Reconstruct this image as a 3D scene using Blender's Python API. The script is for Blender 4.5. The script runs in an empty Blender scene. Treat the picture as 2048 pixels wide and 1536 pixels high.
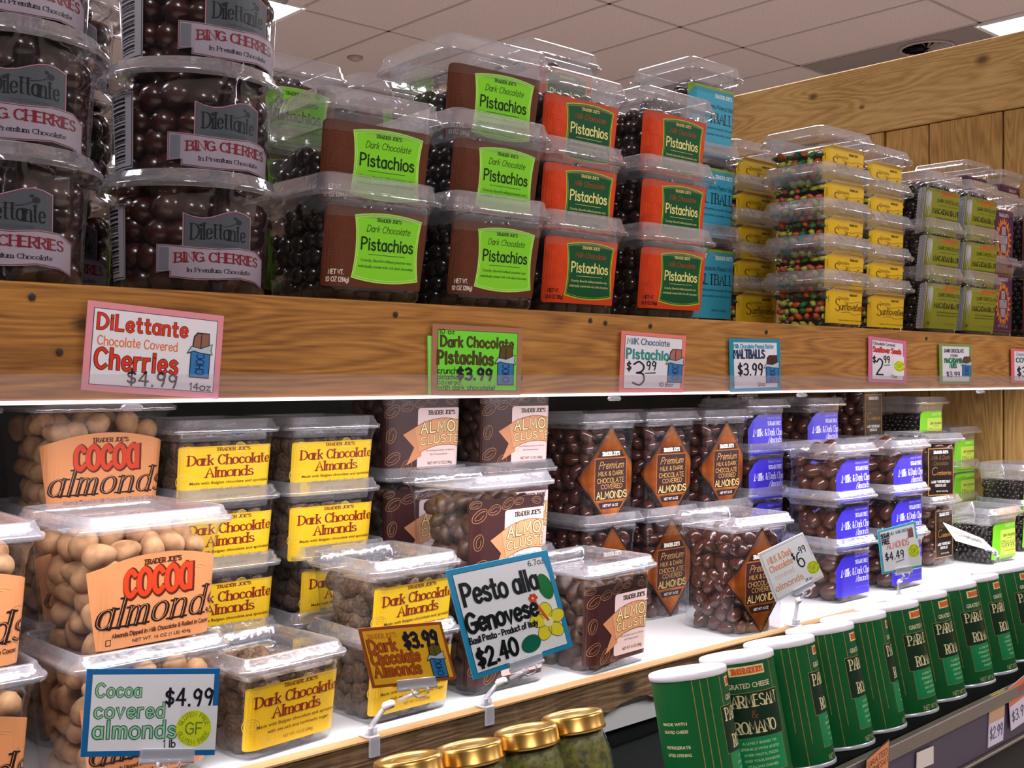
import bpy, bmesh, math, random
from mathutils import Vector, Matrix
from mathutils.geometry import tessellate_polygon
R = math.radians
random.seed(7)
sc = bpy.context.scene
COL = sc.collection

# ------------------------------------------------------------------ camera, world, light, exposure
TH = R(47.74); CT, ST = math.cos(TH), math.sin(TH)
FPX, CX, HV, CZ = 2250.0, 1024.0, 755.0, 1.45
cam_d = bpy.data.cameras.new('camera'); cam = bpy.data.objects.new('camera', cam_d); COL.objects.link(cam)
cam.location = (0, 0, CZ); cam.rotation_euler = (R(90), 0, TH - R(90))
cam_d.lens = 36 * FPX / 2048; cam_d.sensor_width = 36; cam_d.shift_y = -13 / 2048; cam_d.clip_start = .01
sc.camera = cam
sc.view_settings.view_transform = 'Standard'; sc.view_settings.look = 'None'
sc.view_settings.exposure = 0.0; sc.view_settings.gamma = 1.0; sc.view_settings.use_curve_mapping = False
sc.cycles.transparent_max_bounces = 24; sc.cycles.max_bounces = 6; sc.cycles.diffuse_bounces = 3
sc.cycles.glossy_bounces = 3; sc.cycles.transmission_bounces = 4
sc.cycles.caustics_reflective = False; sc.cycles.caustics_refractive = False
sc.cycles.sample_clamp_indirect = 4.0
w = bpy.data.worlds.new('world'); sc.world = w; w.use_nodes = True
w.node_tree.nodes['Background'].inputs[0].default_value = (.8, .78, .9, 1)
w.node_tree.nodes['Background'].inputs[1].default_value = .03

def area(name, loc, rot, sx, sy, power, col=(1, 1, 1)):
    l = bpy.data.lights.new(name, 'AREA'); l.shape = 'RECTANGLE'; l.size = sx; l.size_y = sy; l.energy = power; l.color = col
    o = bpy.data.objects.new(name, l); COL.objects.link(o); o.location = loc; o.rotation_euler = rot
    return o
# ceiling fixtures: lit 2x4 panels (positions of their centres)
HC = 2.06
PANELS = [(3.055, 5.99), (6.715, 2.44), (3.055, 2.44), (-.605, 2.44), (-.605, -1.22), (3.055, -1.22), (6.715, -1.22)]
for i, (px, py) in enumerate(PANELS):
    area('ceiling_panel_light', (px, py, CZ + HC - .03), (0, 0, 0), .58, 1.18, 48, (1, .97, .97))
# fluorescent strip under the upper shelf
area('under_shelf_light', (1.2, .96, 1.4255), (R(6), 0, 0), 3.4, .07, 16.5, (1, .97, 1))

def onY(u, v, Y):
    t = (u - CX) / FPX; k = (HV - v) / FPX
    X = Y * (CT + t * ST) / (ST - t * CT); F = X * CT + Y * ST
    return Vector((X, Y, CZ + k * F))

# ------------------------------------------------------------------ materials
def lin(c):
    return tuple((x / 255 / 12.92 if x / 255 <= .04045 else ((x / 255 + .055) / 1.055) ** 2.4) for x in c) + (1,)
_m = {}
def mat(name, rgb, rough=.5, metal=0, spec=.5, coat=0):
    key = (name, tuple(rgb), rough, metal)
    if key in _m: return _m[key]
    m = bpy.data.materials.new(name); m.use_nodes = True; b = m.node_tree.nodes['Principled BSDF']
    b.inputs['Base Color'].default_value = lin(rgb); b.inputs['Roughness'].default_value = rough
    b.inputs['Metallic'].default_value = metal; b.inputs['Specular IOR Level'].default_value = spec
    b.inputs['Coat Weight'].default_value = coat
    m.diffuse_color = lin(rgb)
    _m[key] = m; return m
def ink(rgb, rough=.38): return mat('print', rgb, rough)
def noisy(name, rgb1, rgb2, scale, rough=.6, bump=0, metal=0, stretch=(1, 1, 1), coat=0, det=4):
    m = bpy.data.materials.new(name); m.use_nodes = True; nt = m.node_tree; b = nt.nodes['Principled BSDF']
    tc = nt.nodes.new('ShaderNodeTexCoord'); mp = nt.nodes.new('ShaderNodeMapping'); mp.inputs['Scale'].default_value = stretch
    nt.links.new(tc.outputs['Object'], mp.inputs[0])
    n = nt.nodes.new('ShaderNodeTexNoise'); n.inputs['Scale'].default_value = scale; n.inputs['Detail'].default_value = det
    nt.links.new(mp.outputs[0], n.inputs['Vector'])
    r = nt.nodes.new('ShaderNodeValToRGB'); r.color_ramp.elements[0].position = .35; r.color_ramp.elements[1].position = .65
    r.color_ramp.elements[0].color = lin(rgb1); r.color_ramp.elements[1].color = lin(rgb2)
    nt.links.new(n.outputs['Fac'], r.inputs[0]); nt.links.new(r.outputs[0], b.inputs['Base Color'])
    b.inputs['Roughness'].default_value = rough; b.inputs['Metallic'].default_value = metal; b.inputs['Coat Weight'].default_value = coat
    if bump:
        bp = nt.nodes.new('ShaderNodeBump'); bp.inputs['Strength'].default_value = bump; bp.inputs['Distance'].default_value = .002
        nt.links.new(n.outputs['Fac'], bp.inputs['Height']); nt.links.new(bp.outputs[0], b.inputs['Normal'])
    return m
def wood(name, dark, mid, light, axis='X', seed=0, knots=()):
    """rough-sawn board: stretched growth-ring bands, fine fibres and a few knots"""
    m = bpy.data.materials.new(name); m.use_nodes = True; nt = m.node_tree; N = nt.nodes; L = nt.links; b = N['Principled BSDF']
    tc = N.new('ShaderNodeTexCoord'); mp = N.new('ShaderNodeMapping'); L.new(tc.outputs['Object'], mp.inputs[0])
    s = {'X': (1.8, 1.8, 15), 'Z': (13, 13, 1.4), 'Y': (1.5, 1.5, 9)}[axis]; mp.inputs['Scale'].default_value = s
    mp.inputs['Location'].default_value = (seed * 3.1, seed * 1.7, seed * 2.3)
    n = N.new('ShaderNodeTexNoise'); n.inputs['Scale'].default_value = 1.5; n.inputs['Detail'].default_value = 1.5; n.inputs['Roughness'].default_value = .4
    L.new(mp.outputs[0], n.inputs['Vector'])
    mu = N.new('ShaderNodeMath'); mu.operation = 'MULTIPLY'; mu.inputs[1].default_value = 95; L.new(n.outputs['Fac'], mu.inputs[0])
    last = mu.outputs[0]; kmask = None
    for (kx, ky, kz, kr) in knots:
        d = N.new('ShaderNodeVectorMath'); d.operation = 'DISTANCE'
        sm = N.new('ShaderNodeMapping'); sm.inputs['Scale'].default_value = (1, 1, 1.5) if axis != 'Z' else (1.5, 1.5, 1)
        L.new(tc.outputs['Object'], sm.inputs[0]); L.new(sm.outputs[0], d.inputs[0])
        d.inputs[1].default_value = (kx, ky, kz * 1.5) if axis != 'Z' else (kx * 1.5, ky * 1.5, kz)
        q = N.new('ShaderNodeMath'); q.operation = 'DIVIDE'; q.inputs[0].default_value = kr * 5.5
        a = N.new('ShaderNodeMath'); a.operation = 'ADD'; a.inputs[1].default_value = kr * .9; L.new(d.outputs['Value'], a.inputs[0]); L.new(a.outputs[0], q.inputs[1])
        ad = N.new('ShaderNodeMath'); ad.operation = 'ADD'; L.new(last, ad.inputs[0]); L.new(q.outputs[0], ad.inputs[1]); last = ad.outputs[0]
        mr = N.new('ShaderNodeMapRange'); mr.inputs[1].default_value = kr * .35; mr.inputs[2].default_value = kr * 1.1; mr.inputs[3].default_value = 1; mr.inputs[4].default_value = 0
        L.new(d.outputs['Value'], mr.inputs[0])
        if kmask is None: kmask = mr.outputs[0]
        else:
            mx = N.new('ShaderNodeMath'); mx.operation = 'MAXIMUM'; L.new(kmask, mx.inputs[0]); L.new(mr.outputs[0], mx.inputs[1]); kmask = mx.outputs[0]
    si = N.new('ShaderNodeMath'); si.operation = 'SINE'; L.new(last, si.inputs[0])
    f = N.new('ShaderNodeTexNoise'); f.inputs['Scale'].default_value = 60; f.inputs['Detail'].default_value = 7
    mp2 = N.new('ShaderNodeMapping'); mp2.inputs['Scale'].default_value = {'X': (.35, 6, 6), 'Y': (6, .35, 6), 'Z': (6, 6, .3)}[axis]
    L.new(tc.outputs['Object'], mp2.inputs[0]); L.new(mp2.outputs[0], f.inputs['Vector'])
    g = N.new('ShaderNodeTexNoise'); g.inputs['Scale'].default_value = 4; L.new(tc.outputs['Object'], g.inputs['Vector'])
    mr = N.new('ShaderNodeMapRange'); mr.inputs[1].default_value = -1; mr.inputs[2].default_value = 1; mr.inputs[3].default_value = .37; mr.inputs[4].default_value = .58
    L.new(si.outputs[0], mr.inputs[0])
    a1 = N.new('ShaderNodeMath'); a1.operation = 'ADD'; L.new(mr.outputs[0], a1.inputs[0])
    m2 = N.new('ShaderNodeMath'); m2.operation = 'MULTIPLY_ADD'; m2.inputs[1].default_value = .7; m2.inputs[2].default_value = -.35; L.new(f.outputs['Fac'], m2.inputs[0]); L.new(m2.outputs[0], a1.inputs[1])
    a2 = N.new('ShaderNodeMath'); a2.operation = 'MULTIPLY_ADD'; a2.inputs[1].default_value = .5; L.new(g.outputs['Fac'], a2.inputs[0])
    a3 = N.new('ShaderNodeMath'); a3.operation = 'SUBTRACT'; a3.inputs[1].default_value = .25; L.new(a1.outputs[0], a3.inputs[0]); L.new(a3.outputs[0], a2.inputs[2])
    r = N.new('ShaderNodeValToRGB'); e = r.color_ramp.elements
    e[0].position = .15; e[0].color = lin(dark); e[1].position = .85; e[1].color = lin(light); k = e.new(.5); k.color = lin(mid)
    L.new(a2.outputs[0], r.inputs[0]); out = r.outputs[0]
    if kmask is not None:
        mx = N.new('ShaderNodeMixRGB'); mx.inputs[2].default_value = lin(tuple(c * .75 for c in dark)); L.new(kmask, mx.inputs[0]); L.new(out, mx.inputs[1]); out = mx.outputs[0]
    L.new(out, b.inputs['Base Color']); b.inputs['Roughness'].default_value = .75
    bp = N.new('ShaderNodeBump'); bp.inputs['Strength'].default_value = .5; bp.inputs['Distance'].default_value = .0015
    L.new(a1.outputs[0], bp.inputs['Height']); L.new(bp.outputs[0], b.inputs['Normal'])
    return m
def clear(name, haze=.04, tint=(.95, .96, .97), rough=.09, refl=.75, base=.05, wob=.15, hz=(.8, .8, .88)):
    """thin clear plastic: see-through with glossy reflections that grow at grazing angles"""
    m = bpy.data.materials.new(name); m.use_nodes = True; nt = m.node_tree; N = nt.nodes; L = nt.links
    for n in list(N):
        if n.type == 'BSDF_PRINCIPLED': N.remove(n)
    out = [n for n in N if n.type == 'OUTPUT_MATERIAL'][0]
    tr = N.new('ShaderNodeBsdfTransparent'); tr.inputs[0].default_value = (*tint, 1)
    gl = N.new('ShaderNodeBsdfGlossy'); gl.inputs['Roughness'].default_value = rough; gl.inputs[0].default_value = (1, .98, 1, 1)
    di = N.new('ShaderNodeBsdfDiffuse'); di.inputs[0].default_value = (*hz, 1)
    lw = N.new('ShaderNodeLayerWeight'); lw.inputs[0].default_value = .5
    p = N.new('ShaderNodeMath'); p.operation = 'POWER'; p.inputs[1].default_value = 3.0; L.new(lw.outputs['Facing'], p.inputs[0])
    ma = N.new('ShaderNodeMath'); ma.operation = 'MULTIPLY_ADD'; ma.inputs[1].default_value = refl; ma.inputs[2].default_value = base; L.new(p.outputs[0], ma.inputs[0])
    m1 = N.new('ShaderNodeMixShader'); L.new(ma.outputs[0], m1.inputs[0]); L.new(tr.outputs[0], m1.inputs[1]); L.new(gl.outputs[0], m1.inputs[2])
    m2 = N.new('ShaderNodeMixShader'); m2.inputs[0].default_value = haze; L.new(m1.outputs[0], m2.inputs[1]); L.new(di.outputs[0], m2.inputs[2])
    L.new(m2.outputs[0], out.inputs[0])
    if wob:
        tc = N.new('ShaderNodeTexCoord'); n = N.new('ShaderNodeTexNoise'); n.inputs['Scale'].default_value = 55; L.new(tc.outputs['Object'], n.inputs['Vector'])
        bp = N.new('ShaderNodeBump'); bp.inputs['Strength'].default_value = wob; bp.inputs['Distance'].default_value = .004
        L.new(n.outputs['Fac'], bp.inputs['Height']); L.new(bp.outputs[0], gl.inputs['Normal'])
    return m
def glow(name, rgb, s):
    m = bpy.data.materials.new(name); m.use_nodes = True; b = m.node_tree.nodes['Principled BSDF']
    b.inputs['Emission Color'].default_value = lin(rgb); b.inputs['Emission Strength'].default_value = s; b.inputs['Base Color'].default_value = lin(rgb)
    return m
M_BODY = clear('clear_tub_plastic', .010, base=.035, refl=.6)
M_LID = clear('clear_lid_plastic', .12, rough=.10, refl=.95, base=.16, wob=.35, hz=(.86, .84, .92))
M_ACR = clear('clear_acrylic', .10, hz=(.75, .6, .62), wob=0)
M_CLIP = clear('clear_holder_plastic', .38, base=.2, rough=.15, wob=.1)
M_BEAM = wood('rough_sawn_board', (112, 66, 20), (168, 112, 44), (202, 146, 70), 'X', 1, [(1.262, .88, 1.462, .009), (.345, .88, 1.492, .012), (2.4, .88, 1.48, .01)])
M_LOW = wood('weathered_shaded_edge_wood', (52, 34, 20), (110, 82, 52), (146, 114, 78), 'X', 4, [(1.13, 1.01, 1.035, .02)])  # front face of the lower board; its shade is part of these browns
M_WALLTOP = wood('rough_cedar_board', (158, 116, 62), (206, 166, 104), (228, 194, 136), 'Y', 2, [(2.73, 1.755, 2.232, .018), (2.73, 1.605, 2.176, .011), (2.73, 1.275, 2.235, .024)])
M_PL = [wood('cedar_plank_wood', (146, 102, 50), (190, 146, 84), (214, 174, 112), 'Z', 5 + i, [(2.74, y, 2.05 - .09 * i, .012)] if i != 1 else ()) for i, y in enumerate((1.66, 1.5, 1.38))]
M_WHITE = mat('white_laminate', (236, 234, 236), .35)
M_CEIL = noisy('ceiling_tile_mineral', (206, 192, 194), (220, 206, 208), 90, .9, .3)
M_GRID = mat('ceiling_grid_metal', (178, 162, 166), .5)
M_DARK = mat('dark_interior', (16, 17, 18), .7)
M_PANEL = noisy('grey_back_panel', (58, 56, 52), (72, 69, 64), 8, .7)
M_GREY = mat('price_rail_metal', (60, 48, 76), .5)
M_EDGE = mat('aluminium_edge', (112, 102, 94), .4, .3)

# ------------------------------------------------------------------ object helpers
def link(name, data, parent=None, loc=None, rot=None):
    o = bpy.data.objects.new(name, data); COL.objects.link(o)
    if parent is not None: o.parent = parent
    if loc is not None: o.location = loc
    if rot is not None: o.rotation_euler = rot
    return o
def tag(o, label=None, cat=None, group=None, kind=None):
    if label: o['label'] = label
    if cat: o['category'] = cat
    if group: o['group'] = group
    if kind: o['kind'] = kind
    return o
def mesh(name, vs, fs, mats, mi=None, smooth=False):
    me = bpy.data.meshes.new(name); me.from_pydata([tuple(v) for v in vs], [], fs)
    for m in (mats if isinstance(mats, (list, tuple)) else [mats]): me.materials.append(m)
    if mi: me.polygons.foreach_set('material_index', mi)
    if smooth: me.polygons.foreach_set('use_smooth', [True] * len(fs))
    me.update(); return me
class MB:
    def __init__(s): s.v = []; s.f = []; s.mi = []
    def add(s, vs, fs, mi=0):
        o = len(s.v); s.v += [tuple(v) for v in vs]; s.f += [tuple(i + o for i in f) for f in fs]; s.mi += [mi] * len(fs)
    def box(s, x0, x1, y0, y1, z0, z1, mi=0):
        s.add([(x0, y0, z0), (x1, y0, z0), (x1, y1, z0), (x0, y1, z0), (x0, y0, z1), (x1, y0, z1), (x1, y1, z1), (x0, y1, z1)],
              [(0, 3, 2, 1), (4, 5, 6, 7), (0, 1, 5, 4), (1, 2, 6, 5), (2, 3, 7, 6), (3, 0, 4, 7)], mi)
    def tube(s, pts, r, n=8, mi=0):
        pts = [Vector(p) for p in pts]; rs = r if isinstance(r, (list, tuple)) else [r] * len(pts); vs = []; fs = []
        for i, p in enumerate(pts):
            d = (pts[min(i + 1, len(pts) - 1)] - pts[max(i - 1, 0)]).normalized()
            a = d.cross(Vector((0, 0, 1)) if abs(d.z) < .9 else Vector((1, 0, 0))).normalized(); b = d.cross(a)
            vs += [p + a * rs[i] * math.cos(2 * math.pi * k / n) + b * rs[i] * math.sin(2 * math.pi * k / n) for k in range(n)]
        for i in range(len(pts) - 1):
            for k in range(n): fs.append((i * n + k, i * n + (k + 1) % n, (i + 1) * n + (k + 1) % n, (i + 1) * n + k))
        fs.append(tuple(range(n))[::-1]); fs.append(tuple((len(pts) - 1) * n + k for k in range(n)))
        s.add(vs, fs, mi)
    def lathe(s, prof, n=32, mi=0, cap0=True, cap1=True):
        vs = [(r * math.cos(2 * math.pi * k / n), r * math.sin(2 * math.pi * k / n), z) for (r, z) in prof for k in range(n)]; fs = []
        for i in range(len(prof) - 1):
            for k in range(n): fs.append((i * n + k, i * n + (k + 1) % n, (i + 1) * n + (k + 1) % n, (i + 1) * n + k))
        if cap0: fs.append(tuple(range(n))[::-1])
        if cap1: fs.append(tuple((len(prof) - 1) * n + k for k in range(n)))
        s.add(vs, fs, mi)
    def mesh(s, name, mats, smooth=False): return mesh(name, s.v, s.f, mats, s.mi, smooth)
def bevelled(me, w=.001, seg=1):
    bm = bmesh.new(); bm.from_mesh(me)
    bmesh.ops.bevel(bm, geom=list(bm.edges), offset=w, segments=seg, affect='EDGES', clamp_overlap=True)
    bm.to_mesh(me); bm.free(); return me

# ------------------------------------------------------------------ lettering
G = {}
def _g(txt):
    for ln in txt.strip().splitlines():
        ch, adv, *st = ln.split('|'); out = []
        for q in st:
            q = q.split(); out.append((q[0], [tuple(float(c) for c in p.split(',')) for p in q[1:]]))
        G[ch] = (float(adv), out)
_g("""
A|7|s 0,0 3.5,10 7,0|s 1.4,3.8 5.6,3.8
B|6|s 0,0 0,10|c 0,10 3.8,9.9 5.2,7.8 3.8,5.5 0,5.3|c 0,5.3 4.4,5 6,2.8 4.4,.3 0,0
C|7|c 6.6,8.3 4,10 1,8.5 0,5 1,1.5 4,0 6.7,1.6
D|7|s 0,0 0,10|c 0,10 4,9.5 6.8,6.8 6.8,3.2 4,.4 0,0
E|5.5|s 5.3,10 0,10 0,0 5.5,0|s 0,5.2 4.6,5.2
F|5.3|s 5.3,10 0,10 0,0|s 0,5.2 4.5,5.2
G|7|c 6.6,8.3 4,10 1,8.5 0,5 1,1.5 4,0 6.7,1.4|s 4,4.6 6.8,4.6 6.8,1.2
H|6.5|s 0,0 0,10|s 6.5,0 6.5,10|s 0,5.2 6.5,5.2
I|1|s .5,0 .5,10
J|4.2|c 4,10 4,3 3.2,.5 1.5,0 0,1.5
K|6.3|s 0,0 0,10|s 6,10 0,4.5|s 1.6,5.8 6.3,0
L|5.2|s 0,10 0,0 5.2,0
M|8|s 0,0 .8,10 4,3 7.2,10 8,0
N|6.5|s 0,0 0,10 6.5,0 6.5,10
O|7.4|o 3.7,10 7.2,7.5 7.2,2.5 3.7,0 .2,2.5 .2,7.5
P|6|s 0,0 0,10|c 0,10 4,9.8 6,7.6 4,5 0,4.7
Q|7.4|o 3.7,10 7.2,7.5 7.2,2.5 3.7,0 .2,2.5 .2,7.5|s 4.5,2.5 7.5,-.8
R|6.3|s 0,0 0,10|c 0,10 4,9.8 6,7.6 4,5 0,4.7|s 2.8,4.8 6.3,0
S|5.8|c 5.6,8.6 3.2,10 .6,8.8 .6,6.3 3,5.2 5.6,3.8 5.6,1.2 3,0 0,1.5
T|7|s 0,10 7,10|s 3.5,10 3.5,0
U|6.6|c 0,10 0,3 1,.7 3.3,0 5.6,.7 6.6,3 6.6,10
V|6.6|s 0,10 3.3,0 6.6,10
W|9|s 0,10 2.2,0 4.5,8 6.8,0 9,10
X|6|s 0,10 6,0|s 6,10 0,0
Y|6.4|s 0,10 3.2,5 6.4,10|s 3.2,5 3.2,0
Z|6|s 0,10 6,10 0,0 6,0
a|5.1|o 2.5,6.5 4.8,5 4.8,1.5 2.5,0 .2,1.5 .2,5|s 5,6.5 5,0
b|5|s 0,10 0,0|o 2.6,6.5 5,4.9 5,1.6 2.6,0 .2,1.6 .2,4.9
c|4.8|c 4.6,5.4 2.6,6.6 .5,5.3 .1,3.2 .6,1.2 2.6,0 4.8,1.2
d|5.1|o 2.5,6.5 4.8,5 4.8,1.5 2.5,0 .2,1.5 .2,5|s 5,10 5,0
e|5|c .3,3.4 4.8,3.6 4.4,5.8 2.6,6.6 .6,5.4 .1,3.2 .8,1 2.8,0 4.9,1.2
f|3.5|c 3.6,9.6 2.4,10 1.5,8.5 1.5,5 1.5,0|s 0,6.2 3.3,6.2
g|5.1|o 2.5,6.5 4.8,5 4.8,1.5 2.5,0 .2,1.5 .2,5|c 5,6.5 5,0 4.6,-2.3 2.4,-3 .3,-2
h|4.9|s 0,0 0,10|c 0,4.5 1.5,6.3 3.5,6.4 4.7,5 4.8,0
i|1|s .5,0 .5,6.4|s .5,8.2 .5,9.2
j|2|c 1.8,6.4 1.8,0 1.2,-2.6 -.4,-3|s 1.8,8.2 1.8,9.2
k|4.8|s 0,0 0,10|s 4.5,6.3 0,2.8|s 1.5,3.9 4.8,0
l|1|s .5,10 .5,0
m|7.3|s 0,0 0,6.4|c 0,4.6 1.3,6.3 2.8,6.2 3.6,4.8 3.6,0|c 3.6,4.6 5,6.3 6.4,6.2 7.2,4.8 7.2,0
n|4.9|s 0,0 0,6.4|c 0,4.5 1.5,6.3 3.5,6.4 4.7,5 4.8,0
o|5.3|o 2.7,6.6 5.2,5 5.2,1.5 2.7,0 .1,1.5 .1,5
p|5|s 0,6.4 0,-3|o 2.6,6.5 5,4.9 5,1.6 2.6,0 .2,1.6 .2,4.9
q|5.1|o 2.5,6.5 4.8,5 4.8,1.5 2.5,0 .2,1.5 .2,5|s 5,6.4 5,-3
r|3.2|s 0,0 0,6.4|c 0,4 1.2,6 3.2,6.3
s|4.2|c 4,5.5 2.3,6.5 .5,5.7 .6,4.2 2.4,3.4 4.2,2.4 4,.6 2.2,0 0,.9
t|3.6|c 1.6,9.2 1.6,2 2.2,.3 3.8,.4|s 0,6.3 3.4,6.3
u|4.8|c 0,6.4 0,2 1,.2 3,.2 4.6,2|s 4.8,6.4 4.8,0
v|4.6|s 0,6.4 2.3,0 4.6,6.4
w|6.8|s 0,6.4 1.7,0 3.4,5.6 5.1,0 6.8,6.4
x|4.4|s 0,6.4 4.4,0|s 4.4,6.4 0,0
y|4.6|s 0,6.4 2.4,.4|c 4.6,6.4 2.4,.4 1.2,-2.4 0,-3
z|4.2|s 0,6.3 4.2,6.3 0,0 4.2,0
0|5.6|o 2.8,10 5.4,7.5 5.4,2.5 2.8,0 .2,2.5 .2,7.5
1|2|s 0,8 1.6,10 1.6,0
2|5.4|c .3,7.8 2.4,10 4.9,8.4 4.4,5.4 2,2.6 0,0|s 0,0 5.4,0
3|5|c .2,8.8 2.5,10 4.7,8.2 4,6.1 1.6,5.2|c 1.6,5.2 4.4,4.8 5,2.2 3,.1 0,1
4|5.4|s 3.9,0 3.9,10|s 3.9,10 0,3.2 5.4,3.2
5|5|s 4.6,10 .6,10 .4,5.6|c .4,5.6 2.6,6.3 4.9,4.6 4.6,1.4 2.4,0 0,1.1
6|5|c 4.4,9.5 2,8.6 .3,5.2 .4,1.8 2.6,0 4.9,1.6 4.6,4.6 2.6,5.6 .4,4
7|5|s 0,10 5,10 1.8,0
8|5|o 2.5,10 4.6,8.6 4,6.2 2.5,5.4 .6,3.4 .8,.8 2.5,0 4.4,1 4.4,3.6 2.5,5.4 .8,6.6 .6,8.8
9|5|c 4.5,7.4 2.6,9.9 .5,8 .7,5.4 2.6,4.6 4.5,6.4 4.6,8.6 4.2,3.6 3.2,0
$|4.6|c 4.4,7.6 2.6,8.8 .5,7.8 .6,6 2.4,4.9 4.4,3.8 4.2,1.8 2.4,1 .2,2.2|s 2.4,10.4 2.4,-.6
.|1|s .5,0 .5,.5
,|1|s .6,.4 .1,-1.4
'|1|s .5,10 .5,8
!|1|s .5,10 .5,3|s .5,.4 .5,0
-|3|s 0,4 3,4
&|6.4|c 6.2,0 1.6,6.6 1.8,9.4 3.6,9.8 4.2,7.8 1,4.2 .4,1.6 2.4,0 4.6,.8 6.2,4
(|2|c 1.8,10.5 .3,7 .3,3 1.8,-.5
)|2|c 0,10.5 1.5,7 1.5,3 0,-.5
/|3|s 0,0 3,10
:|1|s .5,1 .5,1.6|s .5,5 .5,5.6
""")
def _crom(p, closed):
    n = len(p); out = []
    rng = range(n) if closed else range(n - 1)
    for i in rng:
        if closed: a, b, c, d = p[i - 1], p[i], p[(i + 1) % n], p[(i + 2) % n]
        else: a, b, c, d = p[max(i - 1, 0)], p[i], p[i + 1], p[min(i + 2, n - 1)]
        for k in range(4):
            t = k / 4
            out.append(tuple(.5 * (2 * b[j] + (c[j] - a[j]) * t + (2 * a[j] - 5 * b[j] + 4 * c[j] - d[j]) * t * t + (3 * b[j] - a[j] - 3 * c[j] + d[j]) * t ** 3) for j in (0, 1)))
    out.append(p[0] if closed else p[-1]); return out
_bf = {}
def bfont(s, bold):
    k = (s, bold)
    if k not in _bf:
        cu = bpy.data.curves.new('t', 'FONT'); cu.body = s; cu.size = 1; cu.resolution_u = 2; cu.offset = bold
        o = bpy.data.objects.new('t', cu); COL.objects.link(o); dg = bpy.context.evaluated_depsgraph_get()
        me = bpy.data.meshes.new_from_object(o.evaluated_get(dg)); vs = [(v.co.x, v.co.y) for v in me.vertices]; fs = [tuple(p.vertices) for p in me.polygons]
        bpy.data.objects.remove(o); bpy.data.curves.remove(cu); bpy.data.meshes.remove(me); _bf[k] = (vs, fs)
    return _bf[k]
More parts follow.
